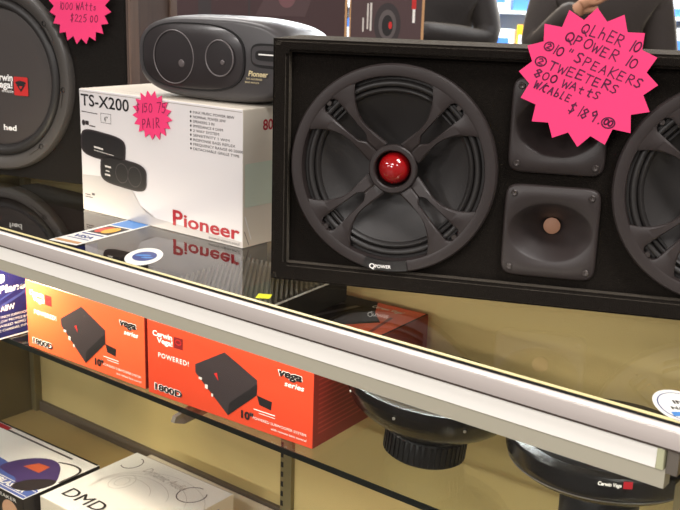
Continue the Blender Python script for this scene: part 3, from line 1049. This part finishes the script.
def vega_carton(name, label, loc, rotz, w, d, h, front):
    t = carton(name, label, 'box', loc, rotz, w, d, h, front, M['orange_side'], M['box_top'], 'orange amplifier cartons on the glass shelf')
    F, F2, F3 = fmat('front'), fmat('front', eps=0.0007), fmat('front', eps=0.0010)
    k = w / 0.333
    letters('brand_lettering', 'Cerwin', 0.0125 * k, 0.1015, 0.0125, M['white_print'], t, F, bold=0.03, width=0.043 * k)
    letters('brand_lettering', 'Vega!', 0.0225 * k, 0.0915, 0.0120, M['white_print'], t, F, bold=0.03, width=0.035 * k)
    poly('red_badge', rect(0.0595 * k, 0.0905, 0.0785 * k, 0.1090), M['dark_red'], t, F)
    poly('badge_mark', stroke_quads(oval(0.069 * k, 0.1015, 0.006, 0.004, 16), 0.0016), M['bright_red'], t, F2)
    letters('tag_lettering', 'POWERED!', 0.0240 * k, 0.0670, 0.0115, M['white_print'], t, F, bold=0.01, width=0.066 * k, spacing=1.2)
    letters('number_lettering', '1800D', 0.0125 * k, 0.0100, 0.0145, M['black_print'], t, F2, bold=0.04, width=0.060 * k)
    letters('number_outline', '1800D', 0.0118 * k, 0.0100, 0.0145, M['white_print'], t, F, bold=0.085, width=0.0615 * k)
    # picture of a flat black amplifier lying askew
    pic = poly('amplifier_picture', [(0.1045 * k, 0.0745), (0.1655 * k, 0.1085), (0.2295 * k, 0.0800), (0.2290 * k, 0.0560), (0.1720 * k, 0.0080), (0.1050 * k, 0.0610)], M['dark_print'], t, F)
    poly('picture_side', [(0.1720 * k, 0.0080), (0.2290 * k, 0.0560), (0.2295 * k, 0.0740), (0.1745 * k, 0.0290)], M['black_print'], pic, F2)
    poly('picture_mark', [(0.1440 * k, 0.0690), (0.1500 * k, 0.0720), (0.1530 * k, 0.0590)], M['bright_red'], pic, F2)
    poly('picture_plugs', [rect(0.1120 * k, 0.0520, 0.1190 * k, 0.0560), rect(0.1250 * k, 0.0400, 0.1310 * k, 0.0470), rect(0.1380 * k, 0.0300, 0.1420 * k, 0.0350)], M['light_print'], pic, F2)
    letters('series_lettering', 'vega', 0.2690 * k, 0.0985, 0.0165, M['black_print'], t, F2, bold=0.045, shear=0.2, width=0.043 * k)
    letters('series_lettering', 'vega', 0.2675 * k, 0.0990, 0.0165, M['white_print'], t, F, bold=0.06, shear=0.2, width=0.046 * k)
    letters('series_lettering', 'series', 0.2800 * k, 0.0850, 0.0115, M['white_print'], t, F, bold=0.02, shear=0.2, width=0.036 * k)
    sp = poly('remote_picture', [(0.2290 * k, 0.0560), (0.2580 * k, 0.0530), (0.2560 * k, 0.0395), (0.2340 * k, 0.0420)], M['black_print'], t, F)
    poly('remote_rule', [rect(0.2230 * k, 0.0320, 0.2640 * k, 0.0335), rect(0.2330 * k, 0.0280, 0.2640 * k, 0.0290)], M['white_print'], sp, F)
    letters('size_lettering', '10"', 0.1955 * k, 0.0125, 0.0165, M['black_print'], t, F2, bold=0.05, width=0.024 * k)
    letters('copy_lettering', 'POWERED SUBWOOFER SYSTEM', 0.2210 * k, 0.0165, 0.0058, M['white_print'], t, F, width=0.100 * k)
    letters('copy_lettering', 'with remote bass control', 0.2560 * k, 0.0085, 0.0055, M['white_print'], t, F, width=0.066 * k)
    # printed top: finned heat sink, dark body, red end
    T1, T2 = fmat('top', h=h), fmat('top', h=h, eps=0.0008)
    kd = d / 0.315
    poly('picture_shadow', sum([stroke_quads([(0.13 + i * 0.035, 0.09 * kd), (0.19 + i * 0.03, 0.27 * kd)], 0.010) for i in range(2)], []), M['dark_print'], t, T1)
    rd = poly('red_end', [(0.235 * k, d - 0.004), (w - 0.003, d - 0.004), (w - 0.003, 0.060 * kd), (0.292 * k, 0.060 * kd), (0.250 * k, 0.170 * kd), (0.296 * k, 0.225 * kd), (0.262 * k, 0.262 * kd)], M['orange'], t, T1)
    letters('brand_lettering', 'Cerwin Vega!', 0.2400 * k, d - 0.033, 0.018, M['white_print'], rd, T2, width=0.060 * k)
    poly('dark_flash', stroke_quads([(w - 0.012, 0.09 * kd), (w - 0.035, d - 0.06)], 0.006), M['dark_red'], rd, T2)
    # printed lines on the dark side
    G = fmat('right', w=w)
    poly('side_print', [rect(0.012, h - 0.016 - 0.0075 * i, 0.10 + 0.05 * random.random(), h - 0.0135 - 0.0075 * i) for i in range(13)], M['side_red'], t, G)
    return t


vega_carton('amplifier_carton', 'orange amplifier carton at the left, touching the blue box on the glass shelf', (-1.4904, 0.9892, 0.7416), radians(1.3), 0.3120, 0.21, 0.1268, M['orange_lit'])
vega_carton('amplifier_carton', 'orange amplifier carton beside the magnet-down woofer on the glass shelf', (-1.1680, 0.9930, 0.7416), radians(3.0), 0.3340, 0.315, 0.1258, M['orange'])

carton('dark_carton', 'added dark filler carton standing at the back of the glass shelf behind the orange cartons', 'box', (-1.93, 1.215, 0.7416), 0, 0.715, 0.112, 0.195, M['box_top'], M['box_top'], M['box_top'])  # filler, added so the view down through the glass top stays dark
fa = thing('finned_amplifier', 'black finned amplifier lying on the orange cartons, seen through the glass top', 'amplifier', (-1.205, 1.068, 0.8688), radians(5.5))
AWD, ADP = 0.224, 0.200
obj('body', box(0, AWD, 0, ADP, 0, 0.032, bevel=0.003), M['plastic_dark'], fa)
bm = bmesh.new()
dx, dy = -0.57, 0.82
x = -0.02
while x < AWD + 0.16:
    lo, hi = 0.006, ADP - 0.006
    y_a = max(lo, (x - (AWD - 0.010)) / 0.57 * 0.82 + 0.0) if x > AWD - 0.010 else lo
    y_b = min(hi, (x - 0.008) / 0.57 * 0.82)
    if y_b > y_a + 0.01:
        P = [(x + (y / 0.82) * dx, y) for y in (y_a, y_b)]
        w = 0.0022
        vs = []
        for z in (0.0321, 0.0410):
            for (px, py) in P:
                vs += [bm.verts.new((px - w, py, z)), bm.verts.new((px + w, py, z))]
        for q in ((0, 1, 3, 2), (4, 5, 7, 6), (0, 1, 5, 4), (2, 3, 7, 6), (0, 2, 6, 4), (1, 3, 7, 5)):
            bm.faces.new([vs[k] for k in q])
    x += 0.0098
obj('heat_sink_fins', bm, M['fin'], fa)
ep = obj('end_plate', box(AWD + 0.0002, AWD + 0.005, 0, ADP, 0, 0.0400), M['slot'], fa)
obj('bright_trim', box(AWD + 0.0006, AWD + 0.0044, 0, ADP, 0.0401, 0.0416), M['light_print'], ep)

# ------------------------------------------------------------------ blue carton at the left of the shelf
bx = carton('blue_carton', 'dark blue carton with white lettering at the left end of the glass shelf', 'box', (-1.803, 0.93, 0.7416), 0, 0.25, 0.27, 0.145, M['blue'], M['blue'], M['box_top'])
G = fmat('right', w=0.25)
y0 = 0.04
letters('brand_lettering', 'Planet', y0 + 0.0030, 0.0885, 0.0190, M['white_print'], bx, G, bold=0.03, shear=0.1, width=0.066)
letters('model_lettering', 'A8W', y0 + 0.0060, 0.0535, 0.0150, M['white_print'], bx, G, bold=0.02, width=0.030)
for i, s in enumerate(('8 INCH SUBWOOFER', 'LOW PROFILE BASS', 'WIRED REMOTE', '2 CHANNEL INPUT')):
    letters('copy_lettering', s, y0 + 0.001, 0.0405 - 0.0085 * i, 0.0068, M['white_print'], bx, G, width=0.068)
poly('white_rule', [rect(0.002, 0.001, 0.265, 0.0035)], M['white_print'], bx, G)
poly('white_flash', [rrect(0.002, 0.108, 0.058, 0.124, 0.006)], M['white_print'], bx, G)
poly('pale_streak', [[(0.03, 0.06), (0.10, 0.085), (0.10, 0.080), (0.03, 0.054)], [(0.04, 0.075), (0.10, 0.10), (0.10, 0.096), (0.04, 0.072)]], M['navy'], bx, G)

# ------------------------------------------------------------------ the two woofers standing on their magnets
w1 = thing('bare_woofer', 'bare black woofer standing magnet-down on the shelf beside the orange carton', 'speaker', (-0.7030, 1.1000, 0.7474))
w1.rotation_euler = Matrix.Rotation(radians(6.0), 3, Vector((-0.62, 0.78, 0))).to_euler()
mg = [(0, 0), (0.052, 0), (0.0565, 0.003), (0.0575, 0.006), (0.0575, 0.034), (0.055, 0.037), (0.048, 0.038)]
m1 = obj('magnet', lathe(mg, 64), M['magnet'], w1, smooth=True, angle=40)
bm = bmesh.new()
for k in range(44):
    a = 2 * pi * k / 44
    q = bmesh.new()
    add_box(bm, 0.0568, 0.0590, -0.0022, 0.0022, 0.005, 0.035)
    vs = bm.verts[:] if False else list(bm.verts)[-8:]
    bmesh.ops.rotate(bm, verts=vs, cent=(0, 0, 0), matrix=Matrix.Rotation(a, 3, 'Z'))
    q.free()
obj('magnet_ribs', bm, M['magnet'], m1)
bk = [(0.048, 0.036), (0.056, 0.040), (0.070, 0.046), (0.084, 0.054), (0.100, 0.064), (0.112, 0.075), (0.119, 0.086), (0.122, 0.096), (0.1245, 0.098), (0.1255, 0.102), (0.1245, 0.110), (0.104, 0.110), (0.100, 0.108)]
b1 = obj('basket', lathe(bk, 72), M['gloss_black'], w1, smooth=True, angle=30)
for k in range(6):
    a = radians(60 * k + 20)
    d = Matrix.Rotation(a, 3, 'Z')
    bm = lathe([(0.0095, 0.0), (0.0095, 0.0005), (0, 0.0007)], 18)
    bmesh.ops.scale(bm, verts=bm.verts, vec=(1.0, 0.8, 1))
    o = obj('vent_hole', bm, M['slot'], b1)
    o.location = d @ Vector((0.0775, 0, 0.0502))
    o.rotation_euler = (Matrix.Rotation(a, 3, 'Z') @ Matrix.Rotation(radians(145), 3, 'Y')).to_euler()
for k in range(8):
    a = radians(45 * k + 8)
    o = obj('rivet', lathe([(0.0022, 0.0), (0.0018, 0.0012), (0, 0.0016)], 10), M['steel'], b1, ((0.1212) * cos(a), 0.1212 * sin(a), 0.0920), (0, radians(90), a), smooth=True)
c1 = obj('cone', lathe([(0.100, 0.108), (0.094, 0.111), (0.086, 0.111), (0.080, 0.105), (0.035, 0.078), (0.0, 0.076)], 64), M['magnet'], w1, smooth=True, angle=60)
obj('dust_cap', lathe([(0.036, 0.080), (0.025, 0.089), (0, 0.093)], 40), M['gloss_black'], c1, smooth=True, angle=80)

w2 = thing('bare_woofer', 'bare black woofer with a red badge on its rim, right end of the shelf', 'speaker', (-0.4370, 1.0990, 0.7414))
m2 = obj('magnet', lathe([(0, 0), (0.046, 0), (0.049, 0.003), (0.049, 0.045), (0.046, 0.050), (0.042, 0.051)], 64), M['magnet'], w2, smooth=True, angle=40)
R2 = 0.1215
b2 = obj('basket', lathe([(0.042, 0.049), (0.052, 0.058), (0.074, 0.064), (0.094, 0.071), (0.108, 0.079), (0.1165, 0.087), (R2 - 0.001, 0.095), (R2, 0.099), (R2, 0.116), (R2 - 0.003, 0.118), (0.104, 0.118), (0.100, 0.115)], 80), M['gloss_black'], w2, smooth=True, angle=30)
obj('rim_highlight', lathe([(0.1165, 0.0868), (0.1176, 0.0868), (0.1186, 0.0882), (0.1178, 0.0888)], 80), M['frame_grey'], b2, smooth=True)  # thin grey ring put in as the highlight line below the rim
c2 = obj('cone', lathe([(0.100, 0.115), (0.095, 0.118), (0.086, 0.118), (0.081, 0.112), (0.035, 0.090), (0, 0.086)], 64), M['magnet'], w2, smooth=True, angle=60)
obj('dust_cap', lathe([(0.036, 0.090), (0.025, 0.099), (0, 0.103)], 40), M['gloss_black'], c2, smooth=True, angle=80)
# rim lettering wrapped round the band


def wrap_letters(name, s, parent, m, size, ang, z, R, width):
    o = letters(name, s, 0, 0, size, m, parent, Matrix.Identity(4), bold=0.03, shear=0.2, width=width)
    for v in o.data.vertices:
        a = ang + v.co.x / R
        v.co = Vector((R * cos(a), R * sin(a), z + v.co.y))
    return o


A0 = math.atan2(-1.0990, 0.4370)
wrap_letters('rim_lettering', 'Cerwin Vega', b2, M['white_print'], 0.0065, A0 - 0.03, 0.1100, R2 + 0.0010, 0.026)
bm = bmesh.new()
rw = []
for i in range(7):
    a = A0 + 0.20 + 0.085 * i / 6
    rw.append((bm.verts.new(((R2 + .0008) * cos(a), (R2 + .0008) * sin(a), 0.1085)), bm.verts.new(((R2 + .0008) * cos(a), (R2 + .0008) * sin(a), 0.1175))))
for p, q in zip(rw, rw[1:]):
    bm.faces.new((p[0], q[0], q[1], p[1]))
obj('rim_badge', bm, M['red_print'], b2)

# ------------------------------------------------------------------ boxes on the floor of the case
ZD = 0.3572
dm = carton('audio_carton', 'flat white carton with black DMD lettering on the floor of the case', 'box', (-1.4760, 0.9860, ZD), radians(1.2), 0.2720, 0.240, 0.09, M['white_side'], M['white_side'], M['white_print'])
T1 = fmat('top', h=0.09)
T2 = fmat('top', h=0.09, eps=0.0007)
letters('model_lettering', 'DMD', 0.0205, 0.0290, 0.0440, M['black_print'], dm, T1, bold=0.0, width=0.105)
letters('model_lettering', 'DMD', 0.0217, 0.0290, 0.0440, M['black_print'], dm, T2, bold=0.0, width=0.105)
letters('model_lettering', '-450', 0.1300, 0.0290, 0.0440, M['black_print'], dm, T1, bold=0.0, width=0.095)
sw = []
for i in range(4):
    sw += stroke_quads(arc(0.10 + 0.02 * i, 0.115, 0.06 + 0.022 * i, 0.045 + 0.018 * i, 20, 200, 20), 0.0008)
sw += stroke_quads(arc(0.075, 0.135, 0.022, 0.030, 0, 360, 24), 0.0009)
sw += stroke_quads(arc(0.075, 0.135, 0.012, 0.017, 0, 360, 20), 0.0008)
poly('swirl_print', sw, M['card_grey'], dm, T1)
poly('hook_print', stroke_quads(arc(0.030, 0.200, 0.020, 0.024, -120, 90, 16), 0.0022), M['mid_print'], dm, T1)
poly('hook_print', stroke_quads(arc(0.215, 0.185, 0.028, 0.030, 90, 400, 22), 0.0022), M['mid_print'], dm, T1)
letters('script_lettering', 'Dynamic Audio', 0.070, 0.190, 0.030, M['card_grey'], dm, T2, shear=0.3, width=0.120, rot=radians(-4))
poly('top_edge_rule', stroke_quads([(0.002, 0.238), (0.270, 0.238)], 0.0015), M['card_line'], dm, T1)
poly('side_picture', [rect(0.02, 0.02, 0.09, 0.075)], M['sticker_yellow'], dm, fmat('right', w=0.272))
poly('side_picture', [rect(0.10, 0.02, 0.2, 0.075)], M['bag_blue'], dm, fmat('right', w=0.272))

bg = carton('speaker_bag_carton', 'white carton with a purple handled speaker pictured on its lid, lower left in the case', 'box', (-1.8480, 0.9460, ZD), radians(1.6), 0.3620, 0.182, 0.09, M['black_print'], M['black_print'], M['white_print'])


def tp(x, y):
    # world spot on the lid -> lid coordinates
    dx, dy = x + 1.8480, y - 0.9460
    a = radians(1.6)
    return (dx * cos(a) + dy * sin(a), -dx * sin(a) + dy * cos(a))


F, F2, F3 = fmat('top', h=0.09), fmat('top', h=0.09, eps=0.0007), fmat('top', h=0.09, eps=0.0010)
poly('dark_border', [rect(0.002, 0.1755, 0.36, 0.1805)], M['black_print'], bg, F)
poly('red_flash', [rect(0.020, 0.160, 0.085, 0.1735)], M['red_print'], bg, F2)
poly('grey_band', [rect(0.045, 0.1600, 0.30, 0.1655)], M['mid_print'], bg, F)
poly('blue_band', [(0.03, 0.002), (0.36, 0.002), (0.36, 0.036), (0.30, 0.060), (0.20, 0.075), (0.03, 0.080)], M['bag_blue'], bg, F)
letters('side_lettering', 'BOOMBLASTER', 0.190, 0.0140, 0.0200, M['white_print'], bg, F2, bold=0.04, width=0.150, shear=0.1)
poly('white_rule', [rect(0.18, 0.0085, 0.358, 0.0105), rect(0.18, 0.031, 0.358, 0.033)], M['white_print'], bg, F2)
bag = poly('purple_speaker_picture', rounded([tp(*p) for p in ((-1.6420, 1.0020), (-1.6280, 1.0560), (-1.5900, 1.0900), (-1.5480, 1.0880), (-1.5060, 1.0500), (-1.4880, 1.0250), (-1.5020, 0.9800), (-1.5400, 0.9640), (-1.5640, 0.9980), (-1.6000, 0.9960))]), M['purple'], bg, F2)
poly('picture_shade', rounded([tp(*p) for p in ((-1.5520, 0.9780), (-1.5400, 0.9640), (-1.5020, 0.9800), (-1.4880, 1.0250), (-1.5020, 1.0460), (-1.5450, 1.0100))]), M['dark_print'], bag, F3)
poly('orange_label', rounded([tp(*p) for p in ((-1.5990, 1.0340), (-1.5870, 1.0620), (-1.5560, 1.0660), (-1.5520, 1.0370))], 0), M['bag_orange'], bag, F3)
poly('handle', stroke_quads(rounded([tp(*p) for p in ((-1.5600, 1.0900), (-1.5300, 1.1020), (-1.5020, 1.1010), (-1.4900, 1.0850), (-1.4900, 1.0400))], 2, False), 0.0045), M['mid_print'], bag, F3)
Fb = fmat('front')
poly('front_picture', [oval(0.24, 0.05, 0.045, 0.030), oval(0.32, 0.052, 0.025, 0.022)], M['skin_print'], bg, Fb)
letters('front_lettering', 'PORTABLE SPEAKER', 0.18, 0.076, 0.010, M['white_print'], bg, Fb, width=0.16)

cb = obj('cream_board', box(-1.245 - 0.320, -0.62, 1.2450, 1.334, 0.3575, 0.376, bevel=0.003), M['white_side'])
tag(cb, 'flat cream board lying along the back of the case behind the DMD carton', 'board')

# ------------------------------------------------------------------ behind the counter
bc = thing('back_counter', 'brown back counter behind the display case carrying dark cartons', 'counter', (0, 0, 0))
obj('worktop', box(-2.9, -1.2, 1.82, 2.45, 1.01, 1.05, bevel=0.004), M['counter'], bc)
obj('cabinet_body', box(-2.85, -1.25, 1.90, 2.42, 0.0, 1.0099), M['wood_dark'], bc)

A38 = radians(38)
ca = carton('dark_carton', 'dark maroon carton with a pinkish picture behind the grey speaker pod', 'box', (-2.134, 1.851, 1.0503), A38, 0.535, 0.10, 0.380, M['maroon'], M['maroon2'], M['maroon'])
Fc = fmat('front')
poly('panel_print', [rect(0.13, 0.10, 0.165, 0.378), rect(0.265, 0.10, 0.271, 0.378)], M['dark_print'], ca, Fc)
poly('panel_print', [[(0.285, 0.26), (0.33, 0.345), (0.45, 0.345), (0.42, 0.26)]], M['maroon2'], ca, Fc)
poly('pink_picture', oval(0.370, 0.312, 0.024, 0.030), M['mauve'], ca, fmat('front', eps=0.0007))
poly('pale_edge', [rect(0.528, 0.10, 0.534, 0.378)], M['tan_edge'], ca, Fc)
cc = carton('subwoofer_carton', 'purple-brown subwoofer carton with white upright lettering behind the speaker box', 'box', (-1.7080, 2.1830, 1.0503), A38, 0.2030, 0.10, 0.328, M['maroon2'], M['tan_edge'], M['tan_edge'])
poly('woofer_picture', oval(0.104, 0.245, 0.036, 0.058), M['dark_print'], cc, Fc)
poly('woofer_picture', oval(0.104, 0.245, 0.024, 0.040), M['mid_print'], cc, fmat('front', eps=0.0007))
poly('woofer_picture', oval(0.104, 0.243, 0.015, 0.028), M['black_print'], cc, fmat('front', eps=0.0010))
poly('red_centre', oval(0.112, 0.244, 0.005, 0.010), M['bright_red'], cc, fmat('front', eps=0.0013))
poly('white_lettering', [rect(0.048, 0.232, 0.052, 0.300), rect(0.056, 0.228, 0.061, 0.302), rect(0.036, 0.225, 0.040, 0.262)], M['light_print'], cc, Fc)
poly('red_flash', [rect(0.168, 0.288, 0.180, 0.318)], M['bright_red'], cc, Fc)
poly('white_flash', [rect(0.171, 0.252, 0.178, 0.288)], M['white_print'], cc, Fc)
poly('bright_edge', [rect(0.196, 0.05, 0.2025, 0.328), rect(0.0, 0.05, 0.004, 0.328), rect(0.0, 0.322, 0.2025, 0.328)], M['tan_edge'], cc, Fc)

# ------------------------------------------------------------------ people behind the counter


def skin_mesh(name, verts, edges, radii, root, m, parent, sub=1):
    me = bpy.data.meshes.new(name)
    me.from_pydata(verts, edges, [])
    o = bpy.data.objects.new(name, me)
    COL.objects.link(o)
    o.modifiers.new('skin', 'SKIN')
    s = o.modifiers.new('sub', 'SUBSURF')
    s.levels = s.render_levels = sub
    for i, r in enumerate(radii):
        sv = me.skin_vertices[0].data[i]
        sv.radius = r if isinstance(r, tuple) else (r, r)
        sv.use_root = (i == root)
    bpy.context.view_layer.update()
    dg = bpy.context.evaluated_depsgraph_get()
    me2 = bpy.data.meshes.new_from_object(o.evaluated_get(dg))
    bpy.data.objects.remove(o)
    me2.name = name
    me2.materials.clear()
    for p in me2.polygons:
        p.use_smooth = True
    return link(name, me2, m, parent)


def person(label, loc, rotz, arms, jacket, hair_m):
    """arms: {side: (elbow, wrist, knuckle)} in body space, y towards the viewer is negative"""
    t = thing('person', label, 'person', loc, rotz)
    V = [(0, 0, .95), (0, 0.01, 1.10), (0, 0.01, 1.27), (0, 0.01, 1.42), (0, 0, 1.52), (0, -0.015, 1.60), (0, -0.01, 1.68), (0, 0, 1.74)]
    Rr = [(.15, .11), (.135, .10), (.16, .11), (.12, .085), (.055, .055), (.070, .085), (.078, .092), (.055, .065)]
    E = [(i, i + 1) for i in range(7)]
    JV, JR, JE = [(0, 0, .86), (0, 0, .95), (0, 0.01, 1.10), (0, 0.01, 1.27), (0, 0.01, 1.42), (0, .005, 1.475)], [(.185, .14), (.185, .14), (.175, .135), (.195, .14), (.15, .10), (.075, .075)], [(0, 1), (1, 2), (2, 3), (3, 4), (4, 5)]
    for s, (el, wr, kn) in arms.items():
        sh = (0.185 * s, 0.01, 1.41)
        b = len(V)
        V += [sh, el, wr, kn]
        Rr += [.052, .042, .028, (.036, .018)]
        E += [(3, b), (b, b + 1), (b + 1, b + 2), (b + 2, b + 3)]
        # fingers
        k, w = Vector(kn), Vector(wr)
        d = (k - w).normalized()
        side = d.cross(Vector((0, 1, 0))).normalized()
        for q, ln in ((-1.5, .055), (-.5, .068), (.5, .064), (1.5, .048)):
            f0 = k + side * q * 0.017
            f1 = f0 + d * ln * .55
            f2 = f1 + d * ln * .4 + Vector((0, -.016, -.008))
            n = len(V)
            V += [tuple(f0), tuple(f1), tuple(f2)]
            Rr += [.0095, .0085, .007]
            E += [(b + 3, n), (n, n + 1), (n + 1, n + 2)]
        n = len(V)
        th = w + d * .03 + side * -.03
        V += [tuple(th), tuple(th + d * .035 + side * -.012)]
        Rr += [.012, .009]
        E += [(b + 2, n), (n, n + 1)]
        jb = len(JV)
        JV += [(0.20 * s, 0.01, 1.405), el, tuple(Vector(wr) + (Vector(wr) - Vector(el)).normalized() * .012)]
        JR += [.085, .072, .052]
        JE += [(4, jb), (jb, jb + 1), (jb + 1, jb + 2)]
    for s in (-1, 1):
        b = len(V)
        V += [(.09 * s, 0, .88), (.10 * s, -.01, .50), (.105 * s, .02, .09), (.11 * s, -.10, .04)]
        Rr += [.085, .058, .042, (.04, .03)]
        E += [(0, b), (b, b + 1), (b + 1, b + 2), (b + 2, b + 3)]
    body = skin_mesh('body', V, E, Rr, 0, M['skin'], t)
    skin_mesh('jacket', JV, JE, JR, 1, jacket, t)
    TV, TR, TE = [(0, 0, .92)], [(.165, .125)], []
    for s in (-1, 1):
        b = len(TV)
        TV += [(.095 * s, 0, .84), (.10 * s, -.01, .50), (.105 * s, .02, .10)]
        TR += [.10, .075, .066]
        TE += [(0, b), (b, b + 1), (b + 1, b + 2)]
    skin_mesh('trousers', TV, TE, TR, 0, M['trouser'], t)
    for s in (-1, 1):
        obj('shoe', box(.11 * s - .045, .11 * s + .045, -.18, .07, 0, .085, bevel=.03, seg=3), M['shoe'], t, smooth=True, angle=80)
    # head details
    bm = bmesh.new()
    bmesh.ops.create_uvsphere(bm, u_segments=24, v_segments=14, radius=1)
    for v in bm.verts:
        v.co = Vector((v.co.x * .092, v.co.y * .108 + .012, v.co.z * .10 + 1.705))
    bmesh.ops.delete(bm, geom=[v for v in bm.verts if v.co.z < 1.665 or (v.co.y < -.06 and v.co.z < 1.735)], context='VERTS')
    obj('hair', bm, hair_m, t, smooth=True, angle=80)
    for s in (-1, 1):
        bm = bmesh.new()
        bmesh.ops.create_icosphere(bm, subdivisions=2, radius=.011)
        obj('eye', bm, M['eye'], t, (.032 * s, -.088, 1.655), smooth=True)
        bm = bmesh.new()
        bmesh.ops.create_icosphere(bm, subdivisions=2, radius=1)
        bmesh.ops.scale(bm, verts=bm.verts, vec=(.010, .02, .032))
        obj('ear', bm, M['skin'], t, (.086 * s, .005, 1.645), smooth=True)
    obj('nose', tube([(0, -.085, 1.66), (0, -.104, 1.628), (0, -.098, 1.615)], [.008, .014, .009], 10), M['skin'], t, smooth=True)
    obj('mouth', tube([(-.022, -.087, 1.585), (0, -.094, 1.586), (.022, -.087, 1.585)], [.004, .007, .004], 8), M['lips'], t, smooth=True)
    return t


p1 = person('person in a dark jacket standing with folded arms behind the speaker box', (-2.62, 4.00, 0), radians(38),
            {1: ((0.255, -0.05, 1.17), (-0.09, -0.205, 1.215), (-0.165, -0.15, 1.22)), -1: ((-0.235, -0.05, 1.18), (0.08, -0.16, 1.19), (0.15, -0.10, 1.185))}, M['jacket'], M['hair'])
p2 = person('person in a dark coat with one hand raised behind the big pink tag', (-1.66, 3.68, 0), radians(36),
            {-1: ((-0.255, -0.10, 1.17), (-0.135, -0.24, 1.345), (-0.085, -0.27, 1.385)), 1: ((0.245, -0.02, 1.13), (0.20, -0.16, 0.92), (0.19, -0.19, 0.85))}, M['jacket2'], M['hair'])

# ------------------------------------------------------------------ the far store wall with its packages
rk = thing('wall_rack', 'white wall rack full of packages along the far wall of the store', 'shelf', (0, 0, 0))
obj('rack_back', box(-6.2, -0.6, 6.70, 6.74, 0.2, 2.3), M['rack'], rk)
for z in (0.60, 0.93, 1.26, 1.59):
    obj('rack_shelf', box(-6.2, -0.6, 6.42, 6.70, z, z + 0.02), M['rack'], rk)
cols = ['pack_blue', 'pack_white', 'pack_blue', 'pack_white', 'pack_navy', 'pack_white', 'pack_blue']
names = {'pack_blue': 'blue', 'pack_white': 'white', 'pack_navy': 'navy', 'pack_yellow': 'yellow'}
for z in (0.951, 1.281):
    x, got = -5.3, False
    while x < -1.6:
        w = random.choice((0.09, 0.12, 0.15, 0.2))
        h = random.uniform(0.16, 0.29)
        c = random.choice(cols)
        if z < 1 and not got and x > -3.75:
            c, w, h, got = 'pack_yellow', 0.13, 0.235, True
        o = obj('package', box(x, x + w, 6.45, 6.45 + random.uniform(.05, .12), z, z + h, bevel=0.004), [M[c]], None)
        tag(o, '%s package standing on the far store rack' % names[c], 'package', '%s packages on the far store rack' % names[c])
        poly('package_label', rect(x + w * .15, z + h * .3, x + w * .85, z + h * .7), M['pack_white'] if c != 'pack_white' else M['pack_blue'], o, fmat('front', y=6.45, eps=0.0008))
        x += w + random.uniform(0.01, 0.06)
